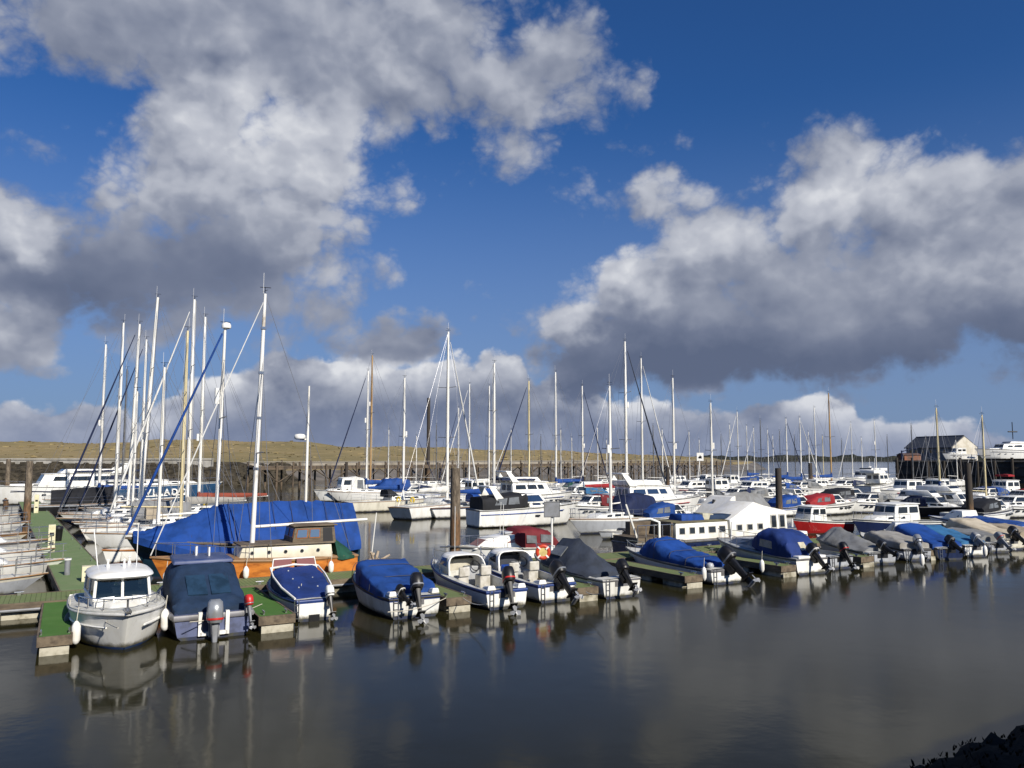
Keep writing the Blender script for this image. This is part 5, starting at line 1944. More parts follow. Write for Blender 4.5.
# 10 open workboat with a small white wheel shelter
r, H10 = covered('grey open boat with a narrow white wheel shelter left of the grey tarpaulin', 842, 569, IN, 5.0, 1.85, GELG, None, None, None, BLK, fb=.85, fs=.58, group=NEAR, tilt=40, deck=DECKG, name='workboat', cat='workboat')
C = House(r, -.3, .5, .48, .45, .5, 1.0, .12, .05, .92, name='shelter')
C.win('back', [(.1, .48), (.56, .92)], .35, .88, mat('shelter_pane', (.24, .22, .15), .3, var=.3))
C.win('sides', [(.15, .85)], .5, .88)
C.win('front', [(.06, .48), (.52, .94)], .55, .9)
MB().tube([(.0, .3, 1.7), (0, .3, 2.1)], .04, 6).build('lamp', WHT, C.obj)

# 11 to 17: covered boats towards the right end
HD = IN - R(15)
covered('boat hidden under a pale grey tarpaulin with a ridge, right of the wheel shelter boat', 883, 565, HD + R(3), 4.7, 1.85, GELG, None, C_GREY, [(-.44, .9, .82), (-.2, .98, 1.10), (.1, .98, 1.48), (.22, .9, 1.44), (.34, .66, 1.02)], BLK, fb=1.0, fs=.58, tilt=52, tent=True)
r, _ = covered('grey topped speedboat with its bow cuddy uncovered, left of the bright blue tarpaulin', 918, 561, HD - R(4), 4.6, 1.8, GELG, RUBG, C_SAND, [(-.46, .86, .86), (-.2, .96, 1.05), (.05, .94, 1.20), (.2, .8, 1.12)], SILV, fb=1.0, fs=.58, tilt=50)
r, Hq = covered('navy boat under a bright blue tarpaulin with a grey cuddy showing in front', 951, 560, HD, 4.7, 1.85, GELG, None, C_ROYAL, [(-.46, .92, .78), (-.3, .97, .98), (-.05, .98, 1.32), (.08, .95, 1.56), (.10, .9, 1.54)], BLK, fb=1.1, fs=.60, tilt=55, e=.35, transom=NAVY)
House(r, .55, 1.9, .88, .45, .95, .66, .7, .0, .84, name='cuddy', m=GELG).win('sides', [(.12, .6)], .35, .85)
covered('boat under a faded light blue tarpaulin beside the bright blue one', 977, 557, HD + R(2), 4.7, 1.75, GEL, None, C_TEAL, [(-.46, .88, .78), (-.2, .97, 1.02), (.12, .95, 1.36), (.24, .84, 1.26), (.34, .6, 1.0)], GRYP, fb=1.05, fs=.60, tilt=55)
covered('low grey boat with a dark engine between the faded blue and beige covers', 999, 553, HD - R(3), 4.5, 1.7, GELG, RUBG, C_GREY, [(-.40, .84, .84), (0, .93, 1.02), (.25, .75, 1.02)], GRYP, fb=.92, fs=.52, tilt=50)
covered('boat under a smooth beige cover near the right edge', 1014, 550, HD + R(1), 5.0, 1.85, GELC, None, C_BEIGE, [(-.46, .9, .80), (-.2, .97, 1.06), (.1, .97, 1.46), (.24, .88, 1.44), (.30, .7, 1.15)], BLK, fb=1.08, fs=.60, tilt=45)
covered('red hulled boat under brown canvas at the right edge', 1036, 549, HD, 4.6, 1.8, REDH, None, C_TAN, [(-.46, .88, .92), (0, .96, 1.2), (.25, .8, 1.1)], BLK, fb=1.0, fs=.58, tilt=45)
r, _ = covered('white cabin boat with a long blue waist cover farthest right', 1030, 541, IN, 6.5, 2.2, GEL, BLUEH, C_BLUE, [(-.46, .9, 1.0), (-.2, .97, 1.15), (.06, .95, 1.25)], None, fb=1.15, fs=.82)
House(r, .3, 2.1, .92, .48, 1.0, .62, .8, .1, .84, name='cabin').win('sides', [(.2, .5), (.56, .8)], .35, .8)

# ------------------------------------------------------------------ far side of the near pontoon
# long orange varnished boat
pb, ps = along(149, 2.25), along(352, 2.25)
L = (ps - pb).length
r = thing('wooden_boat', 'long orange varnished wooden boat with white cabin side and brown wheelhouse', 'wooden boat', (pb + ps) / 2, LEFT)
HO = Hull(r, L, 2.5, 1.35, 1.05, tr=.55, rake=.7, p=2.1, flare=.25, draft=.5, mats=(ORANGE, ANTI, VARN), sag=2.2, stripe=.12, n=26)
HO.deck(TEAK, camber=.08)
HO.rub(TEAK, .04, -.02)


def lx(px, n=1.2):
    return -(along(px, n) - (pb + ps) / 2).dot(AD)


C = House(r, lx(333), lx(238), .95, .75, 1.0, .62, .2, .05, .94, name='cabin', m=mat('ivory_paint', (.66, .62, .50), .4, var=.25, vscale=1.2), bevel=.03)
c = C.c
b = MB()
b.hexa([c[4] + Vector((-.1, -.1, .003)), c[5] + Vector((.1, -.1, .003)), c[6] + Vector((.1, .1, .003)), c[7] + Vector((-.1, .1, .003)), c[4] + Vector((-.1, -.08, .06)), c[5] + Vector((.1, -.08, .06)), c[6] + Vector((.1, .08, .06)), c[7] + Vector((-.1, .08, .06))])
b.build('cabin_top', WOOD, C.obj)
for u in (.12, .30, .48, .66, .84):
    for sd in ('port', 'stbd'):
        a_, b_, c_, d_ = C.q[sd]
        p = a_.lerp(b_, u).lerp(d_.lerp(c_, u), .58)
        nrm = (b_ - a_).cross(d_ - a_).normalized()
        f = MB().tube([p - nrm * .02, p + nrm * .025], .075, 10).build('porthole', STEEL, C.obj)
        MB().tube([p, p + nrm * .03], .055, 10).build('pane', GLASS, f)
C = House(r, lx(337), lx(293), .80, .76, 1.63, .66, .12, .06, .94, name='wheelhouse', m=WOOD, bevel=.02)
for sd in ('port', 'stbd'):
    C.win(sd, [(.06, .33), (.37, .63)] if sd == 'stbd' else [(.37, .63), (.67, .94)], .30, .86, mat('wheelhouse_glass', (.10, .16, .26), .08, spec=.8), frame=VARN)
    C.win(sd, [(.70, .93)] if sd == 'stbd' else [(.07, .30)], .02, .90, BLK, name='door')
C.win('front', [(.05, .47), (.53, .95)], .35, .88, GLASS, frame=VARN)
C.roof(.10, .05, WOOD)
cover(r, [(-L / 2 + .15, .75, 1.05, 1.20), (-L / 2 + .7, .95, 1.02, 1.6), (lx(338), .95, 1.05, 2.15)], C_GREEN, 'stern_tent', tent=True, seed=3, wr=.03)
top, foot = mast(r, lx(251, 2.25), 1.55, CAM_H + (HORIZON - 292) * along(256, 2.25).y / FPX, .095, mat('scuffed_white_mast', (.72, .71, .68), .45, col2=(.34, .28, .20), vscale=1.6, stretch=(1, 1, .5), lo=.52, hi=.70), (.36,), .75, .22, True)
for f in (.30, .50, .68, .86):
    p = foot.lerp(top, f)
    MB().tube([p - Vector((0, 0, .05)), p + Vector((0, 0, .05))], .115, 8).build('mast_band', STEEL, r)
seg(r, 'boom', foot + Vector((-.1, 0, .75)), Vector((lx(366, 2.25), 0, 2.42)), .06, ALUW, 8)
MB().tube([HO.edge(1, 1, 0, .05), HO.edge(1, 1, 0, .05).lerp(top, .5), top + Vector((0, 0, -.2))], [.022, .026, .016], 6).build('furled_jib', C_WHITE, r)
for sd in (-1, 1):
    for dx in (-.5, .35):
        seg(r, 'shroud', (foot.x + dx, sd * 1.18, 1.2), top - Vector((0, 0, .6 + abs(dx) * 5)), .011, WIRE, 4)
seg(r, 'backstay', (-L / 2 + .1, 0, 1.2), top, .010, WIRE, 4)
MB().tube([(foot.x - .25, -1.0, 1.3), (foot.x - .3, -1.0, 4.6)], .03, 5).build('dinghy_spar', ALUW, r)
b = MB()
for px, zz in ((172, .9), (246, .95), (331, .9)):
    pass
HO.rail(.55, 1.0, .5, 6, .012, False, 'guard_rail')
for px, lab in ((166, 'white fender at the bow of the orange wooden boat'), (246, 'white fender under the cream mast foot of the orange wooden boat'), (331, 'white fender near the stern of the orange wooden boat')):
    fender(0, 0, 0, lab, .11, .36, None, along(px, .88, .72))

# black hulled ketch hidden under the huge blue tarpaulin
pb, ps = along(124, 6.3), along(353, 6.3)
L = (ps - pb).length
r = thing('covered_ketch', 'black two masted ketch wrapped in a huge royal blue tarpaulin behind the orange boat', 'ketch', (pb + ps) / 2, LEFT)
HK = Hull(r, L, 3.3, 1.75, 1.25, tr=.62, rake=1.1, p=2.1, flare=.2, draft=.5, mats=(mat('dark_teal_hull', (.010, .035, .060), .4, var=.3), ANTI, WOOD), sag=2.0, stripe=.10, n=26)
HK.deck(WOOD)
HK.rub(WOOD, .05, -.03)
C0 = (pb + ps) / 2


def kx(px):
    return -(along(px, 6.3) - C0).dot(AD)


cv = cover(r, [(-L / 2 + .05, 1.30, 1.15, 2.85), (kx(318), 1.55, 1.0, 2.98), (kx(300), 1.62, .95, 3.04), (kx(262), 1.66, .95, 3.0), (kx(214), 1.62, 1.0, 3.0), (kx(195), 1.5, 1.08, 2.62), (kx(165), 1.2, 1.42, 2.2), (kx(146), .85, 1.62, 1.98), (kx(131), .42, 1.80, 1.92)], C_ROYAL, 'tarpaulin', tent=True, e=.6, seed=21, wr=.03, skirt=.26, n=25, fold=1.3)
b = MB()                                             # lashings over the sheet
for px in (188, 205, 226, 246, 270, 288, 322, 338):
    x = kx(px)
    zt_ = 3.14 if px > 205 else 2.5
    b.tube([(x, 1.62, 1.0), (x + .03, .9, 1.0 + (zt_ - 1) * .50), (x + .02, .05, zt_ + .07)], .011, 4)
b.build('lashing', WIRED, cv)
zm = CAM_H + (HORIZON - 327) * along(217, 6.3).y / FPX
top, foot = mast(r, kx(214), 1.8, zm, .085, ALUW, (.55,), .8, .12, True)
MB().lathe([(.11, 0), (.2, .04), (.21, .16), (.16, .26), (.03, .30)], 12, 0, Matrix.Translation(top + Vector((-.05, 0, -.05)))).build('masthead_dome', WHT, r, smooth=60)
MB().tube([foot.lerp(top, .66) + Vector((.2, 0, -.35)), foot.lerp(top, .66) + Vector((.2, 0, .35))], .11, 8).build('radar_reflector', WHT, r)
HKb = HK.edge(1, 1, 0, .1)
MB().tube([HKb, HKb.lerp(top, .12), HKb.lerp(top, .55), HKb.lerp(top, .97)], [.05, .062, .055, .04], 7).build('furled_jib', C_ROYAL, r, smooth=60)
seg(r, 'forestay', HKb + Vector((.05, 0, 0)), top, .012, WIRE, 4)
for sd in (-1, 1):
    for dx in (-.6, .3):
        seg(r, 'shroud', (foot.x + dx, sd * 1.5, 1.4), top - Vector((0, 0, .3 + 3 * abs(dx))), .011, WIRE, 4)
zm = CAM_H + (HORIZON - 386) * along(305, 6.3).y / FPX
top, foot = mast(r, kx(304), 1.8, zm, .065, ALUW, (), .5, .04, False)
p = foot.lerp(top, .62)
b = MB()
b.lathe([(.20, 0), (.26, .05), (.26, .17), (.2, .24), (.02, .26)], 12, 0, Matrix.Translation(p + Vector((.36, 0, 0))))
b.tube([p, p + Vector((.36, 0, .02))], .05, 5)
b.build('radar_dome', WHT, r, smooth=60)
for sd in (-1, 1):
    seg(r, 'shroud', (foot.x, sd * 1.4, 1.4), top - Vector((0, 0, .3)), .010, WIRE, 4)

# small tender with clutter astern of the orange boat
r = thing('tender', 'cluttered pale tender with a thin white pole astern of the orange boat', 'tender', along(372, 2.0), LEFT)
Ht = Hull(r, 2.6, 1.2, .62, .5, tr=.8, rake=.35, mats=(GELD, ANTI, GELG), n=12, draft=.15)
Ht.deck(DECKG, cockpit=(-1.1, .6), wc=.7, zf=.12)
Ht.rub(RUBG, .04, -.03)
b = MB()
for k in range(9):
    b.tube([(rnd.uniform(-.9, .4), rnd.uniform(-.35, .35), .4), (rnd.uniform(-.9, .4), rnd.uniform(-.35, .35), rnd.uniform(.6, 1.15))], rnd.uniform(.02, .09), 6)
b.build('fishing_gear', mat('buff_gear', (.45, .36, .27), .8, var=.5, vscale=6), r)
MB().tube([(.1, 0, .3), (-.15, 0, 2.7)], .022, 5).build('pole', ALUW, r)

# white cabin boat with maroon canopy
pb, ps = along(459, 2.15), along(553, 2.15)
L = (ps - pb).length
r = thing('cabin_cruiser', 'white cabin cruiser with pink tinted windows and maroon canopy behind the cuddy boats', 'cabin cruiser', (pb + ps) / 2, LEFT)
HM = Hull(r, L, 2.1, 1.1, .9, tr=.85, rake=.7, p=2.2, mats=(GEL, ANTI, GELC), sag=1.5)
HM.deck(DECK, cockpit=(-.46 * L, -.08 * L), wc=.8, zf=.4)
HM.rub(RUBG, .035, -.05)
C = House(r, -.10 * L, .40 * L, .88, .48, .95, .62, .75, .0, .86, name='cabin', hf=.46)
C.win('sides', [(.06, .46)], .40, .84, GLASSP)
C.win('sides', [(.54, .78)], .40, .80, GLASSP)
C.win('front', [(.05, .95)], .3, .85, GLASSP)
MB().box(-.02 * L, .06 * L, -.3, .3, 1.56, 1.64).build('roof_hatch', GELG, C.obj)
cv = cover(r, [(-.46 * L, .86, .9, 1.15), (-.36 * L, .90, .92, 1.66), (-.18 * L, .92, .95, 1.82), (-.06 * L, .88, 1.05, 1.76), (.0 * L, .8, 1.25, 1.5)], C_MAROON, 'canopy', e=.42, seed=31, wr=.025)
for x0, x1 in ((-.09, -.21), (-.24, -.38)):
    for sd in (1, -1):
        q = [(x0 * L, sd * .94, 1.12), (x1 * L, sd * .94, 1.08), (x1 * L, sd * .90, 1.50), (x0 * L, sd * .90, 1.56)]
        MB().panel(q if sd > 0 else [q[1], q[0], q[3], q[2]], .06, .94, .1, .9, .03).build('canopy_window', VINYL, cv)
HM.rail(.6, 1, .42, 4, .014, False, 'bow_rail')
MB().tube([(.5, .2, 1.55), (.45, .2, 3.0)], .010, 5).build('aerial', WHT, r)

# white houseboat on a navy hull
pl, pr = along(624, 2.4), along(797, 2.4)
L = (pr - pl).length
C0 = (pl + pr) / 2
r = thing('houseboat', 'long white houseboat with small square windows on a navy blue hull', 'houseboat', C0, RIGHT)


def hx(px, n=1.2):
    return (along(px, n) - C0).dot(AD)


b = MB()
HB = Hull(r, L, 2.5, .95, .80, tr=.80, rake=.5, p=3.2, flare=.12, draft=.3, mats=(NAVY, ANTI, mat('grey_gunwale', (.30, .30, .29), .6, var=.3)), sag=2, stripe=.12, n=24)
HB.deck(WOOD)
HB.rub(RUBG, .05, -.06)
WH = mat('houseboat_white_paint', (.78, .77, .73), .5, var=.15, vscale=1.5)
C = House(r, hx(678), hx(731), 1.08, 1.08, .82, .86, .02, .06, .93, name='cabin', m=WH, bevel=.02)
fr = mat('window_surround', (.40, .39, .36), .5, var=.2)
for sd in ('port', 'stbd'):
    C.win(sd, [(.06, .17), (.25, .36), (.43, .54), (.61, .76), (.82, .95)], .32, .74, GLASS, frame=fr)
C.roof(.06, .04, mat('mossy_roof', (.12, .10, .055), .9, col2=(.16, .15, .08), vscale=2))
zt2 = 2.62
xa, xp, xe, xd = hx(733), hx(758), hx(768), hx(790)
b = MB()
prof = [(xa, .82), (xd, .82), (xd, 2.08), (xe, 2.40), (xp, zt2), (xa, 1.72)]
k = [1.10, 1.10, 1.0, .98, .98, 1.02]
ft = [Vector((x, -w, z)) for (x, z), w in zip(prof, k)]
bk = [Vector((x, w, z)) for (x, z), w in zip(prof, k)]
n = len(prof)
b.add(ft + bk, [tuple(range(n)), tuple(reversed(range(n, 2 * n)))] + [(i, i + n, (i + 1) % n + n, (i + 1) % n) for i in range(n)])
dh = b.build('deckhouse', WH, r, bevel=.03, smooth=30)
q = [ft[0], ft[1], Vector((xd, -1.035, 1.9)), Vector((xa, -1.035, 1.9))]
for u in (.10, .28, .46):
    f = MB().panel(q, u, u + .10, .28, .60, .014).build('window', fr, dh)
    MB().panel(q, u + .012, u + .088, .32, .56, .024).build('pane', GLASS, f)
for u in (.70, .85):
    f = MB().panel(q, u, u + .11, .30, 1.0, .014).build('window', fr, dh)
    MB().panel(q, u + .015, u + .095, .36, .94, .024).build('pane', GLASS, f)
# brown open foredeck with rails
b = MB()
x0, x1 = hx(640), hx(676)
b.box(x0, x1, -1.0, 1.0, .80, 1.05)
b.box(x1 - .1, x1, -1.0, 1.0, 1.05, 1.75)
b.box(x0 + .8, x1 - .12, .6, 1.0, 1.05, 1.7)
b.build('well_deck', WOOD, r)
b = MB()
for x in lin(x0, x1 - .2, 5):
    b.tube([(x, -1.05, .85), (x, -1.05, 1.65)], .025, 5)
b.tube([(x0, -1.05, 1.65), (x1, -1.05, 1.65)], .025, 5)
b.build('deck_rail', STEEL, r)
MB().tube([(hx(661), -1.1, .6), (hx(661), -1.1, 1.8), (hx(655), -.9, 1.95), (hx(648), -.5, 1.9)], .07, 8).build('ladder_hoop', WHT, r, smooth=60)
MB().tube([(hx(642), -.9, .9), (hx(634), -.6, 2.7)], .05, 6).build('gang_plank', ALUW, r)
for px, sx, sy, sz, m, lab in ((687, .8, .55, .34, C_ROYAL, 'blue tarpaulin bundle on the left end of the houseboat roof'), (704, .42, .45, .36, mat('beige_box', (.45, .43, .33), .7, var=.3), 'beige box on the houseboat roof between blue bundles'), (720, 1.15, .5, .26, C_DENIM, 'dark blue tarpaulin bundle on the houseboat roof beside the white gable')):
    p = along(px, 2.2)
    o = MB()
    o.hexa([(-sx, -sy, 0), (sx, -sy, 0), (sx, sy, 0), (-sx, sy, 0), (-sx * .9, -sy * .85, sz), (sx * .85, -sy * .9, sz * .85), (sx * .9, sy * .85, sz * .9), (-sx * .85, sy * .9, sz)])
    o = o.build('box' if sy == .45 else 'tarpaulin_bundle', m, None, bevel=.05, smooth=40)
    o.location = (p.x, p.y, 1.745)
    o.rotation_euler = (0, 0, A_ANG)
    tag(o, lab, 'box' if sy == .45 else 'bundle')
# red dark hulled wheelhouse boat
r, Hh = motor('bright red hulled boat with white wheelhouse right of the dark pile', 819, 533, LEFT, 5.0, 2.0, REDH, GEL, 'wheelhouse', fb=1.05, fs=.72, hh=.62, dx=.20, group=None, name='fishing_boat', cat='fishing boat', anti=ANTIR)
# navy hulled white cruiser
r, Hh = motor('white topped motor cruiser with navy hull and pale foredeck right of the red boat', 893, 536, LEFT, 7.8, 2.5, NAVY, GEL, 'wheelhouse', fb=1.25, fs=.85, hh=.72, group=None, name='motor_cruiser', cat='motor cruiser', lod=0)
# covered barge behind the houseboat
pc = along(738, 8.0)
r = thing('covered_barge', 'barge with a white sloping end and grey canvas shelter behind the houseboat roof', 'barge', pc, RIGHT)
Hc = Hull(r, 7.5, 2.8, 1.1, .9, tr=.9, rake=.6, mats=(GELG, ANTI, NAVY), n=14)
Hc.deck(DECKG)
b = MB()
b.hexa([(-3.2, -1.2, 1.0), (-1.2, -1.2, 1.0), (-1.2, 1.2, 1.0), (-3.2, 1.2, 1.0), (-1.45, -1.05, 2.55), (-1.2, -1.1, 2.62), (-1.2, 1.1, 2.62), (-1.45, 1.05, 2.55)])
b.build('sloping_end', WH, r, bevel=.04)
cover(r, [(-1.18, 1.22, 1.0, 2.60), (.6, 1.25, 1.0, 2.80), (2.2, 1.15, 1.05, 2.6), (2.9, .9, 1.1, 1.7)], C_GREY, 'canvas_shelter', tent=True, seed=7, wr=.04)
MB().tube([(-2.0, .2, 1.6), (-1.8, .2, 2.35)], .10, 8).build('chimney', BLK, r)

# ------------------------------------------------------------------ left of the side pontoon: bows pointing right
for px, py, L, kw, lab in (
        (24, 594, 7.4, dict(hull=GELG, stripe=GELC, trim=TEAK, house=GELC), 'grey hulled yacht with cream rubbing strake, nearest bow on the left'),
        (44, 577, 8.4, dict(hull=GEL, stripe=GEL, jib=None), 'white yacht, second bow from the front on the left'),
        (36, 564, 7.6, dict(hull=GEL), 'white yacht with a plain long bow, third from the front on the left'),
        (34, 553, 7.8, dict(hull=GELD, stripe=RUBG), 'weathered white yacht with a grey stripe, fourth bow from the front on the left'),
        (16, 545, 7.2, dict(hull=GELC, stripe=TEAK), 'cream hulled yacht with a teak stripe on the left'),
        (14, 533, 8.0, dict(hull=GEL, boom=C_NAVY), 'white yacht beside the brown pile on the left'),
        (8, 524, 8.0, dict(hull=GEL, hood=C_TAN), 'white yacht with tan sprayhood at the left edge')):
    p = at(px, py) - AD * (L * .5 - .10 * L - .06 * L)
    q = cam.location
    d = (p.y * math.cos(PITCH) - CAM_H * math.sin(PITCH))
    px2 = W / 2 + FPX * p.x / d
    v_ = (p.y * math.sin(PITCH) * -1 - CAM_H * math.cos(PITCH))
    py2 = H / 2 - FPX * (-p.y * math.sin(PITCH) + (0 - CAM_H) * math.cos(PITCH)) / d
    yacht(lab, px2, py2, RIGHT, L, 250, zt=9.0, group='yachts with their bows at the left side of the side pontoon', fb=.74, stays=False, vane=False, spr=(), **kw)

# ------------------------------------------------------------------ right of the side pontoon
r, Hh = motor('large white motor yacht with navy bimini on its flybridge at far left', 62, 503, LEFT + R(8), 17, 4.6, GEL, None, 'saloon', fb=2.2, fs=1.6, hh=1.0, fly=True, arch=True, bimini=C_NAVY, group=None, name='motor_yacht', cat='motor yacht', p=2.6)
r, Hh = motor('white wheelhouse boat with dark blue side curtains behind the left walkway yachts', 104, 502, LEFT, 9, 3.2, GEL, None, 'wheelhouse', canopy=C_NAVY, fb=1.7, fs=1.3, hh=1.3, group=None, name='motor_cruiser', cat='motor cruiser')
G1 = 'yachts moored along the right side of the side pontoon'
yacht('white yacht with tan sprayhood and cream mast behind the blue tarpaulin', 180, 537, RIGHT, 9.6, 330, GEL, mm=CREAMM, hood=C_TAN, spr=(.35, .66), group=G1, mx=.04)
yacht('large white yacht with white furled jib and stone coloured sail cover in the left cluster', 186, 528, LEFT, 11.5, 298, GEL, boom=C_SAND, jib=C_WHITE, spr=(.38, .68), group=G1, fb=.95, rails=False)
yacht('yacht with slim white mast and dark red sail cover behind the blue tarpaulin', 198, 520, LEFT, 11, 316, GELC, boom=C_BROWN, spr=(.5,), group=G1, boomlen=.50, reflector=.36, fb=.9)
yacht('navy hulled yacht with the most strongly raked white mast', 139, 527, LEFT, 12.0, 295, NAVY, stripe=GEL, spr=(.36, .66), group=G1, lean=.62, reflector=.35, fb=.85, rails=False)
r, HV = motor('long blue hulled vessel with large white letters on its side behind the left masts', 150, 507, RIGHT, 14, 3.8, mat('mid_blue_hull', (.022, .075, .17), .45, var=.3, vscale=1.2), GEL, 'saloon', fb=2.5, fs=2.15, hh=.1, group=None, name='motor_vessel', cat='motor vessel')
cu = bpy.data.curves.new('lettering', 'FONT')
cu.body = 'VLLADO'
cu.size = .84
cu.space_character = 1.3
cu.extrude = .01
cu.offset = .022
cu.align_x, cu.align_y = 'CENTER', 'CENTER'
tmp = bpy.data.objects.new('lettering_curve', cu)
COL.objects.link(tmp)
bpy.context.view_layer.update()
me = bpy.data.meshes.new_from_object(tmp)
bpy.data.objects.remove(tmp)
me.materials.clear()
me.materials.append(WHT)
tx = bpy.data.objects.new('lettering', me)
COL.objects.link(tx)
tx.parent = HV.obj
tx.location = (1.3, -HV.w(1.3) * .985 - .05, 1.55)
tx.rotation_euler = (R(88), 0, R(2))
yacht('navy blue yacht with dark furled jib and tall white mast, near the yellow lifebuoys', 127, 521, LEFT, 11, 323, NAVY, stripe=GELG, jib=C_NAVY, spr=(.4, .7), group=G1, buoy=2, lean=.3, fb=.85, rails=False)
yacht('white yacht with a second navy furled jib beside the raked mast', 139, 516, LEFT, 10.5, 339, GEL, jib=C_NAVY, spr=(.5,), group=G1, fb=.85, rails=False)
yacht('black hulled yacht with a dark cover and straight white mast on the far left', 115, 514, RIGHT, 11, 322, BLACKH, stripe=GELG, canopy=C_BLACK, spr=(.42, .7), group=G1)
yacht('white yacht with the leftmost mast of the left cluster', 98, 511, LEFT, 10.5, 344, GEL, boom=C_BLUE, spr=(.55,), group=G1, reflector=.48)
yacht('small yacht with a dull grey alloy mast among the left cluster', 121, 508, LEFT, 8.5, 369, GELG, mm=ALUG, spr=(.5,), group=G1, fb=.75, rails=False)
# bows and tender lying against the side pontoon
for px, py, L, kw, lab in (
        (99, 550, 8.6, dict(hull=GEL, canopy=None), 'white yacht bow with an anchor nearest the green walkway'),
        (71, 527, 8.2, dict(hull=GELD, hood=C_GREY), 'weathered white yacht bow against the far part of the green walkway'),
        (85, 537, 7.8, dict(hull=BLACKH, stripe=GEL, canopy=C_GREY), 'black yacht under grey cover lying bow to the green walkway')):
    pbow = at(px, py)
    p = pbow + AD * (L * .5 - .16 * L)
    d = (p.y * math.cos(PITCH) - CAM_H * math.sin(PITCH))
    yacht(lab, W / 2 + FPX * p.x / d, H / 2 - FPX * (-p.y * math.sin(PITCH) - CAM_H * math.cos(PITCH)) / d, LEFT, L, 300, zt=(10.2 if L > 8.3 else 9.4), group=G1, fb=1.0, **kw)
r = thing('tender', 'small white tender with a brown transom between the green walkway and blue tarpaulin', 'tender', at(131, 562), LEFT + R(30))
Ht = Hull(r, 3.0, 1.35, .75, .6, tr=.78, rake=.3, mats=(GEL, ANTIR, VARN), n=12, draft=.15, transom=VARN)
Ht.deck(DECK, cockpit=(-1.2, .8), wc=.72, zf=.15)
Ht.rub(VARN, .04, -.03)
MB().box(-.3, 0, -.55, .55, .42, .46).build('thwart', VARN, r)

# ------------------------------------------------------------------ middle of the harbour
G2 = 'yachts on the middle pontoons beyond the open water'
motor('white motorboat with a big white canvas box near the pier', 345, 501, LEFT, 7.5, 2.8, GEL, None, 'wheelhouse', canopy=C_WHITE, fb=1.4, fs=1.0, hh=1.2, group=None, lod=1)
yacht('white yacht with blue sail cover and blue cockpit tent left of the cream yacht', 366, 501, LEFT, 10.5, 371, GEL, boom=C_BLUE, bimini=C_BLUE, jib=C_NAVY, spr=(.5,), group=G2, reflector=.58, lod=0)
yacht('old boat with a brown wooden mast near the pier', 370, 496, LEFT, 12, 355, BLACKH, mm=SPRUCE, spr=(.55,), group=G2, boom=None, reflector=.62, lod=1)
yacht('cream hulled yacht lying stern left with a small blue sail cover', 403, 510, RIGHT + R(6), 10.5, 378, GELC, boom=C_BLUE, hood=C_BLACK, spr=(.5,), group=G2, reflector=.52, mx=.02, anti=ANTI)
yacht('white yacht with the tallest mast of the middle and yellow horseshoe buoys', 447, 515, RIGHT + R(30), 11.5, 331, GEL, boom=C_WHITE, jib=C_WHITE, spr=(.36, .66), group=G2, buoy=2, mx=.04)
yacht('white yacht with bright blue sail cover and sprayhood right of the brown pile', 494, 516, RIGHT - R(3), 10, 363, GEL, boom=C_ROYAL, hood=C_ROYAL, spr=(.35, .65), group=G2, stripe=NAVY, boomlen=.42)
yacht('yacht with a plain mast close left of the bright blue sail cover mast', 489, 497, RIGHT, 9.5, 386, GEL, spr=(.5,), group=G2, lod=1, boom=C_WHITE)
yacht('yacht with a slim mast behind the brown pile', 469, 494, LEFT, 10, 384, GEL, spr=(.5,), group=G2, lod=1, jib=C_WHITE)
yacht('yacht with a short mast and dark jib left of the brown pile', 458, 490, LEFT, 8, 408, GEL, spr=(.5,), group=G2, lod=1, jib=C_NAVY)
yacht('yacht with a thick cream mast behind the flybridge cruiser', 529, 501, LEFT, 11, 381, GELC, mm=CREAMM, jib=C_NAVY, spr=(.5,), group=G2, lod=1)
yacht('white yacht with blue sail cover right of the navy canopy cruiser', 556, 499, LEFT, 10.5, 372, GEL, boom=C_BLUE, spr=(.45,), group=G2, lod=1, hood=C_GREEN)
yacht('small yacht with a short white mast beyond the blue sail cover', 561, 490, LEFT, 7.5, 430, GEL, spr=(), group=G2, lod=1)
yacht('yacht with navy sail cover and navy jib right of the blue sail cover', 583, 496, RIGHT, 10, 386, GEL, boom=C_NAVY, jib=C_NAVY, spr=(.5,), group=G2, lod=1, reflector=.40)
yacht('grey bowed yacht pointing left towards us with navy cockpit tent', 611, 531, LEFT + R(16), 9.2, 386, GELG, stripe=GEL, bimini=C_NAVY, spr=(.5,), group=G2, reflector=.5, mx=.02, jib=None)
yacht('large yacht with red sail cover and the tallest mast right of the middle', 627, 509, RIGHT, 12, 341, GEL, boom=C_RED, jib=C_SLATE, spr=(.35, .66), group=G2, reflector=.58, boomlen=.42)
yacht('yacht with tall thin mast right of the red sail cover yacht', 643, 497, RIGHT, 11.5, 358, GEL, jib=C_WHITE, spr=(.5,), group=G2, lod=1)
yacht('yacht with a short mast left of the tall thin pile', 663, 489, RIGHT, 8.5, 430, GEL, jib=C_NAVY, spr=(.5,), group=G2, lod=1)
yacht('white yacht with a straight mast standing behind the white motor yacht', 675, 509, RIGHT, 9.5, 378, GEL, spr=(.45,), group=G2, reflector=.42, boom=C_WHITE)
yacht('white yacht with yellow buoy and reflector on its mast behind the houseboat', 713, 512, RIGHT, 9.0, 403, GEL, spr=(.5,), group=G2, buoy=2, reflector=.55)
motor('large white motor cruiser seen side on with navy cockpit canopy at its left end', 527, 525, RIGHT - R(4), 8.8, 3.1, GEL, None, 'cuddy', canopy=C_BLACK, arch=True, fb=1.6, fs=1.25, hh=.65, group=None, name='motor_cruiser', cat='motor cruiser', glass=GLASSB, hard=1)
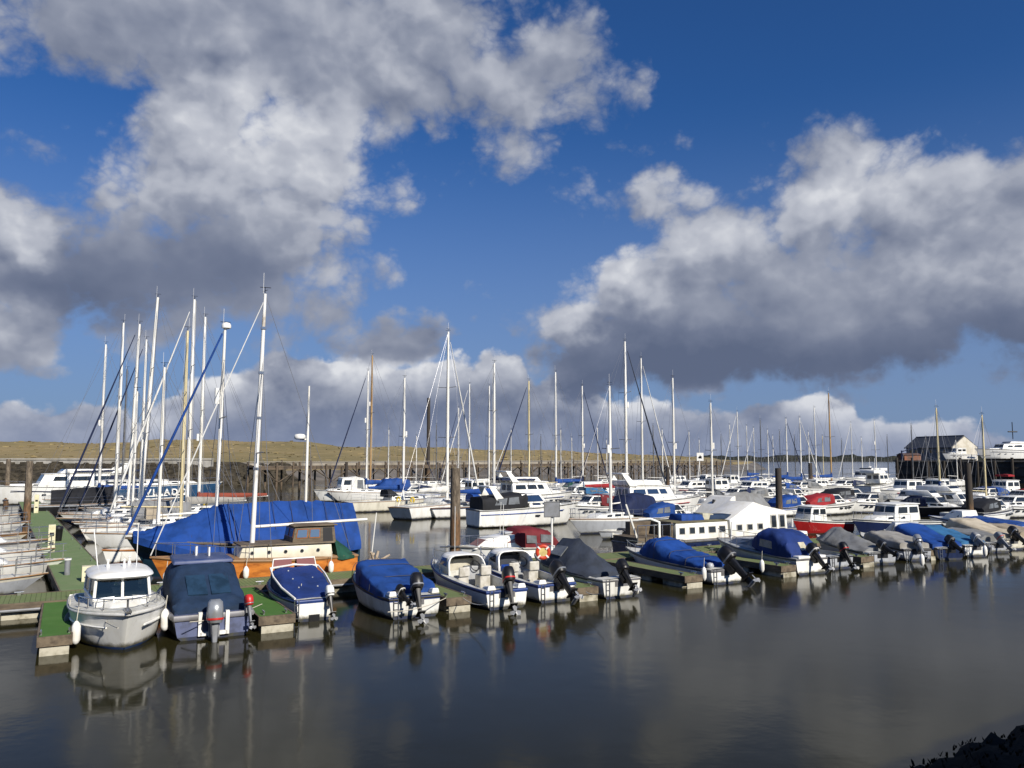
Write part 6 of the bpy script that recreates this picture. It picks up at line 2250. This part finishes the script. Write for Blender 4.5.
motor('white flybridge cruiser with arch and flat navy bimini behind the side on cruiser', 534, 508, RIGHT, 9.5, 3.4, GEL, None, 'saloon', fly=True, arch=True, bimini=C_NAVY, fb=1.6, fs=1.3, hh=.8, group=None, name='motor_cruiser', cat='motor cruiser')
motor('small motorboat with a dark red canopy behind the grey bowed yacht', 592, 518, LEFT, 6.0, 2.3, GEL, None, 'cuddy', canopy=C_MAROON, fb=1.2, fs=.9, hh=.55, group=None)
motor('big white flybridge motor yacht with swept arch left of the houseboat', 655, 516, RIGHT - R(6), 9.8, 3.4, GEL, None, 'saloon', fly=True, arch=True, fb=1.7, fs=1.3, hh=.75, group=None, name='motor_yacht', cat='motor yacht', glass=GLASSB)
motor('small white boat with a blue awning beside the houseboat foredeck', 671, 528, RIGHT, 5.5, 2.1, GEL, None, 'cuddy', canopy=C_BLUE, fb=1.1, fs=.85, group=None)


def rib(px, py, head, label, m, L=2.9):
    r = thing('inflatable_dinghy', label, 'dinghy', at(px, py), head)
    b = MB()
    b.tube([(-L / 2, -.55, .28), (L * .2, -.55, .30), (L * .40, -.36, .38), (L * .5, 0, .44), (L * .40, .36, .38), (L * .2, .55, .30), (-L / 2, .55, .28)], [.16, .2, .2, .19, .2, .2, .16], 9)
    b.build('tube', m, r, smooth=60)
    MB().box(-L / 2 + .1, L * .35, -.45, .45, .1, .16).build('floor', GRYP, r)
    MB().box(-L / 2 + .12, -L / 2 + .2, -.45, .45, .12, .52).build('transom', WOOD, r)
    return r


rib(432, 517, R(200), 'grey inflatable dinghy at the stern of the yellow buoyed yacht', RUBG)
rib(641, 539, R(150), 'dark inflatable dinghy left of the houseboat bow', BLK)
r = thing('dinghy', 'low flat white dinghy beside the grey bowed yacht', 'dinghy', at(618, 538), LEFT + R(12))
Ht = Hull(r, 3.6, 1.4, .55, .45, tr=.8, rake=.4, mats=(GELG, ANTI, GEL), n=12, draft=.15)
Ht.deck(DECK, cockpit=(-1.5, 1.0), wc=.8, zf=.12)
Ht.rub(RUBG, .03, -.03)

# ------------------------------------------------------------------ crowded berths on the right
G3 = 'white motor boats crowded beyond the houseboat'
G4 = 'distant yachts on the right'
ST = ('cuddy', 'wheelhouse', 'saloon')
crowd = [
    (412, 500, 6.5, 'cuddy', C_NAVY, LEFT, 'white motorboat with navy canopy between the blue tented yacht and tallest middle mast'),
    (478, 499, 7.0, 'wheelhouse', None, RIGHT, 'white wheelhouse boat just right of the brown pile beyond the water'),
    (392, 493, 7.0, 'saloon', None, RIGHT, 'distant white saloon boat near the brown wooden mast below the dunes'),
    (462, 491, 7.0, 'cuddy', C_BLUE, LEFT, 'distant white motorboat with blue canopy behind the brown pile'),
    (508, 496, 7.0, 'cuddy', None, LEFT, 'distant white open boat left of the flybridge cruiser'),
    (577, 503, 7.5, 'cuddy', C_TEAL, LEFT, 'white motorboat with faded blue canopy right of the flybridge cruiser'),
    (600, 502, 7.5, 'saloon', None, RIGHT, 'white saloon boat behind the dark red canopy motorboat'),
    (620, 496, 7.0, 'cuddy', C_GREEN, LEFT, 'distant boat with green canopy beside the red sail cover'),
    (646, 491, 7.0, 'cuddy', None, RIGHT, 'white cuddy motorboat left of the dark pile beyond the big motor yacht'),
    (690, 496, 8.0, 'saloon', None, LEFT, 'white saloon cruiser with its bow left just right of the dark pile'),
    (697, 506, 7.0, 'cuddy', C_BLACK, LEFT, 'white motorboat with black cockpit canopy near the yellow buoyed yacht'),
    (720, 497, 8.0, 'wheelhouse', None, RIGHT, 'white wheelhouse cruiser beyond the yellow buoyed yacht'),
    (737, 505, 7.0, 'cuddy', C_NAVY, LEFT, 'white cruiser with navy canopy behind the grey canvas barge'),
    (750, 496, 7.5, 'saloon', None, LEFT, 'white saloon boat in the middle of the crowded berths'),
    (764, 504, 6.5, 'cuddy', C_GREY, RIGHT, 'white motorboat with grey canopy right of the barge'),
    (778, 497, 7.0, 'cuddy', C_BLUE, LEFT, 'white motorboat with blue canopy left of the dark pile'),
    (793, 505, 6.5, 'cuddy', None, RIGHT, 'white motorboat with open cockpit right of the dark pile'),
    (797, 515, 6.0, 'cuddy', C_ROYAL, RIGHT, 'small boat with bright blue hood behind the houseboat end'),
    (706, 489, 7.0, 'wheelhouse', None, LEFT, 'small rusty red fishing boat among the distant white boats'),
    (733, 489, 7.0, 'wheelhouse', None, RIGHT, 'distant white wheelhouse boat under the row of thin masts'),
    (757, 487, 7.5, 'cuddy', C_BLUE, RIGHT, 'distant white boat with blue canopy under the thin masts'),
    (785, 488, 7.0, 'cuddy', C_ROYAL, LEFT, 'distant boat with bright blue canopy beside the blue sail covers'),
    (671, 487, 7.5, 'saloon', None, LEFT, 'distant white saloon boat right of the thin dark pile'),
    (800, 495, 7.5, 'cuddy', C_GREY, LEFT, 'white motorboat with grey cover in front of the timber pile'),
    (830, 514, 7.0, 'cuddy', C_RED, RIGHT, 'white boat with red cockpit hood and swept white windscreen'),
    (850, 506, 7.5, 'cuddy', C_BLACK, RIGHT, 'white cruiser with tall black canopy right of the red hood'),
    (866, 489, 11, 'wheelhouse', None, LEFT, 'distant white workboat with a stacked wheelhouse and signal mast'),
    (880, 495, 8.0, 'wheelhouse', None, RIGHT, 'white wheelhouse cruiser right of the stacked workboat'),
    (906, 500, 8.5, 'wheelhouse', None, LEFT, 'white cruiser with dark wheelhouse windows below the quay'),
    (914, 511, 8.0, 'saloon', None, LEFT, 'white saloon cruiser behind the navy hulled cruiser'),
    (936, 498, 8.0, 'wheelhouse', None, LEFT, 'white wheelhouse boat under the sloping gangway'),
    (936, 517, 6.0, 'cuddy', C_NAVY, OUT, 'dark boat with navy hood turned towards us left of the white flybridge boat'),
    (956, 516, 8.0, 'saloon', None, OUT, 'white flybridge boat with its bow towards us below the quay'),
    (985, 506, 8.0, 'cuddy', C_BLUE, LEFT, 'boat with long blue cover right of the dark quay pile'),
    (1004, 500, 8.0, 'wheelhouse', None, LEFT, 'white boat with red topped wheelhouse at the right below the quay'),
    (1012, 517, 7.0, 'cuddy', None, LEFT, 'white open backed motorboat near the right edge'),
    (1022, 508, 7.0, 'cuddy', C_RED, LEFT, 'boat with a bright red cover cut by the right edge'),
    (992, 521, 6.5, 'cuddy', C_BLACK, RIGHT, 'dark canopied boat behind the beige covered boat'),
    (868, 512, 6.5, 'cuddy', C_GREY, LEFT, 'white motorboat with grey cover just behind the navy cruiser bow'),
    (845, 493, 7.5, 'cuddy', C_NAVY, LEFT, 'distant white boat with navy canopy behind the red hooded boat'),
    (822, 492, 7.0, 'saloon', None, RIGHT, 'distant white saloon boat right of the timber pile'),
]
for i, (px, py, L, st, cv, hd, lab) in enumerate(crowd):
    hull = GEL if 'rusty' not in lab else REDH
    if 'dark boat' in lab:
        hull = BLACKH
    kw = {}
    if 'stacked' in lab:
        kw = dict(radar=True, mastlet=True, fly=True, fb=2.0, fs=1.3)
    if 'flybridge' in lab:
        kw = dict(fly=True, hh=.6)
    r, Hh = motor(lab, px, py, hd + R(rnd.uniform(-6, 6)), L, None, hull, (NAVY if i % 4 == 1 else None), st, canopy=cv, group=G3, lod=1, radar=kw.pop('radar', i % 5 == 2), **kw)
    if 'red topped' in lab:
        cover(r, [(-1, .8, 2.9, 3.0), (.2, .8, 2.9, 3.05)], C_RED, 'roof_cover', seed=i)
    if 'red cockpit hood' in lab:
        pass
r = thing('dinghy', 'pale grey dinghy against the dark pile below the quay', 'dinghy', at(965, 522), OUT)
Ht = Hull(r, 3.4, 1.5, .8, .65, tr=.75, rake=.4, mats=(GELG, ANTI, GEL), n=12, draft=.15)
Ht.deck(DECK, cockpit=(-1.4, .9), wc=.8, zf=.15)

for px, ptop, py, L, kw, lab in (
        (731, 425, 486, 9, {}, 'distant yacht with a short thin mast left of the paired masts'),
        (739, 412, 489, 9.5, dict(jib=C_WHITE), 'distant yacht with a white jib left of the paired masts'),
        (748, 426, 485, 8.5, dict(boom=C_BLUE), 'distant yacht with blue sail cover and low mast'),
        (762, 420, 487, 9, dict(mm=ALUG), 'distant yacht with a dull grey mast'),
        (769, 430, 484, 8.5, dict(jib=C_NAVY), 'distant yacht with navy jib beside the dull grey mast'),
        (774, 436, 483, 8, dict(), 'distant yacht with the lowest mast of the thin row'),
        (788, 419, 490, 9.5, dict(boom=C_ROYAL, jib=C_NAVY), 'yacht with bright blue sail cover right of the thin row'),
        (796, 436, 484, 8, dict(mm=ALUG), 'distant yacht with a thin grey mast behind the bright blue sail cover'),
        (802, 418, 493, 9.5, dict(boom=C_BLUE, jib=C_WHITE), 'yacht with slanting white jib left of the brown wooden mast'),
        (817, 408, 492, 10, dict(), 'yacht with a bare white mast left of the brown wooden mast'),
        (832, 393, 491, 11.5, dict(mm=SPRUCE, hull=BLACKH, boom=C_BLUE), 'old yacht with the tall brown wooden mast on the right'),
        (853, 423, 484, 9.5, dict(jib=C_WHITE), 'distant yacht with white jib right of the brown wooden mast'),
        (877, 421, 487, 10, dict(reflector=.62), 'distant yacht with a reflector on its mast left of the quay'),
        (914, 425, 490, 9.5, dict(mm=ALUG, hull=NAVY), 'navy yacht with a grey mast in front of the shed end'),
        (941, 408, 509, 8.5, dict(mm=CREAMM, boom=C_BLUE), 'yacht with cream mast in front of the slate roofed shed'),
        (987, 415, 509, 8.0, dict(mm=CREAMM, hull=GELC), 'yacht with the rightmost cream mast in front of the quay'),
        (928, 437, 488, 8, dict(mm=ALUG), 'distant yacht with a thin mast before the shed wall'),
        (700, 440, 484, 8, dict(), 'distant yacht with short mast under the white square sign'),
        (607, 440, 486, 8, dict(), 'distant yacht behind the grey bowed yacht mast'),
        (722, 436, 483, 8, dict(mm=ALUG), 'distant yacht with a grey mast close right of the white square sign'),
        (755, 428, 484, 8.5, dict(jib=C_WHITE), 'distant yacht with white jib in the middle of the thin row'),
        (781, 431, 483, 8, dict(mm=ALUG), 'distant yacht with a grey mast just left of the bright blue sail cover'),
        (810, 432, 484, 8.5, dict(jib=C_NAVY), 'distant yacht with navy jib between the two white masts'),
        (824, 436, 483, 8, dict(mm=CREAMM), 'distant yacht with a thin cream mast beside the brown wooden mast'),
        (843, 440, 483, 8, dict(mm=ALUG), 'distant yacht with low grey mast right of the brown wooden mast'),
        (863, 438, 483, 8, dict(), 'distant yacht with low white mast beside the stacked workboat'),
        (889, 436, 484, 8, dict(mm=ALUG), 'distant yacht with a low grey mast left of the rusty hut'),
        (690, 432, 487, 8.5, dict(jib=C_NAVY), 'distant yacht with navy jib left of the white square sign'),
        (654, 425, 489, 9, dict(mm=ALUG), 'distant yacht with a grey mast beside the thin dark pile'),
        (598, 428, 489, 9, dict(jib=C_NAVY), 'distant yacht with navy jib left of the grey bowed yacht'),
        (572, 438, 487, 8, dict(), 'distant yacht with a low white mast between the blue and navy sail covers'),
        (541, 436, 488, 8, dict(mm=ALUG), 'distant yacht with a grey mast right of the thick cream mast'),
        (511, 430, 489, 8.5, dict(jib=C_WHITE), 'distant yacht with white jib left of the thick cream mast'),
        (436, 425, 489, 9, dict(mm=ALUG), 'distant yacht with a grey mast beside the very tall dark pole'),
        (416, 436, 488, 8, dict(jib=C_NAVY), 'distant yacht with navy jib right of the cream hulled yacht mast'),
        (388, 430, 490, 8.5, dict(), 'distant yacht with a plain low mast near the brown wooden mast'),
        (958, 440, 486, 8, dict(), 'distant yacht with a low white mast in front of the gable')):
    yacht(lab, px, py, rnd.choice((LEFT, RIGHT)), L, ptop, group=G4, lod=1 if py > 500 else 2, spr=(.5,), **kw)

# white square sign on a slanting pole
p = at(695, 500)
t = thing('sign_post', 'slanting grey pole holding a small white square sign above the boats', 'sign', p)
tp = at_dist(700, 457, p.y)
MB().tube([(0, 0, -.5), (tp.x - p.x, 0, tp.z)], .05, 6).build('pole', WHT, t)
b = MB()
b.box(-.40, .40, -.03, .03, -.45, .5)
o = b.build('board', WHT, t)
o.location = (tp.x - p.x, -.06, tp.z)
MB().tube([(0, -.05, -.02), (0, -.03, .02)], .2, 10).build('mark', BLK, o)
b = MB()
b.add([(-.22, -.04, -.18), (.22, -.04, -.18), (0, -.04, .25), (-.22, -.032, -.18), (.22, -.032, -.18), (0, -.032, .25)], [(0, 1, 2), (5, 4, 3), (0, 3, 4, 1), (1, 4, 5, 2), (2, 5, 3, 0)])
b.build('symbol', BLK, o)

# boats laid up on the quay
p = on_quay(1008, 182)
r, Hh = motor('large white cruiser with dark mast standing ashore on the quay at the right edge', 0, 0, R(186), 16, 4.6, GEL, NAVY, 'saloon', fly=True, fb=2.4, fs=1.9, loc=(p[0], p[1], QZ + .55), group=None, name='motor_yacht', cat='motor yacht', lod=0, anti=ANTI, hh=.9)
MB().tube([(-1.5, 0, 4.5), (-1.5, 0, 8.4)], .09, 6).build('mast', BLK, r)
MB().tube([(-2.6, 0, 6.2), (-.4, 0, 6.2)], .16, 6).build('radar_scanner', BLK, r)
p = on_quay(958, 190)
motor('white cuddy boat standing ashore in front of the cream gable', 0, 0, R(188), 8, 2.7, GEL, None, 'wheelhouse', fb=1.6, fs=1.2, loc=(p[0], p[1], QZ + .4), group=None, lod=1, hh=1.0)
for x, y in ((1008, 182), (958, 190)):
    p = on_quay(x, y)
    t = thing('boat_cradle', 'dark timber cradle under the ' + ('large white cruiser on the quay' if x == 1008 else 'white cuddy boat on the quay'), 'cradle', p, R(6))
    for dx in ((-4, 0, 4) if x == 1008 else (-2, 2)):
        b = MB()
        b.box(dx - .15, dx + .15, -1.2, 1.2, 0, .22)
        b.build('beam', TIMBER, t)

# mooring lines of the nearest boats
rope(at(118, 628, 1.0), at(84, 600, .55), .12, 'pale mooring line from the launch to the bright green finger')
rope(at(190, 622, .62), at(262, 604, .5), .10, 'pale mooring line from the tented boat to its finger pontoon')
rope(at(388, 612, .7), at(446, 598, .5), .10, 'pale mooring line from the bright blue sheeted boat to its finger')
rope(at(487, 604, .72), at(463, 598, .5), .10, 'pale mooring line from the cream cockpit cuddy boat to the finger')
rope(at(604, 592, .76), at(586, 592, .5), .08, 'pale mooring line from the slate tented boat to its finger')
fender(300, 602, .45, 'white fender beside the small dayboat', .10, .3)
for px, py, lab in ((762, 566, 'white fender left of the blue canopied grey cruiser'), (704, 574, 'white fender on the quarter of the royal blue covered speedboat'), (922, 560, 'white fender left of the bright blue tarpaulin boat'), (985, 551, 'white fender beside the low grey boat on the right')):
    fender(px, py, .45, lab, .10, .42)


def lash(root_name_label, xs, w, zs, zt):
    root = [o for o in bpy.data.objects if o.get('label') == root_name_label][0]
    cv = [c for c in root.children if c.name.split('.')[0] in ('cover', 'tent')][0]
    for x, (ze, ztop) in zip(xs, zip(zs, zt)):
        pts = []
        for k in range(13):
            a = math.pi * k / 12
            pts.append(Vector((x + .05 * math.sin(k), -(w + .03) * math.copysign(abs(math.cos(a)) ** .45, math.cos(a)), ze + (ztop + .05 - ze) * abs(math.sin(a)) ** .45)))
        MB().tube(pts, .012, 5).build('lashing', WIRED, cv)


lash('white open boat wrapped in a bright blue sheet with a large black outboard', (-1.2, -.2, .6), 1.0, (.70, .74, .80), (1.07, 1.33, 1.42))
lash('low white speedboat with a lumpy royal blue cover over its windscreen', (-1.9, -.9, .1), .93, (.62, .66, .70), (.90, 1.05, 1.40))
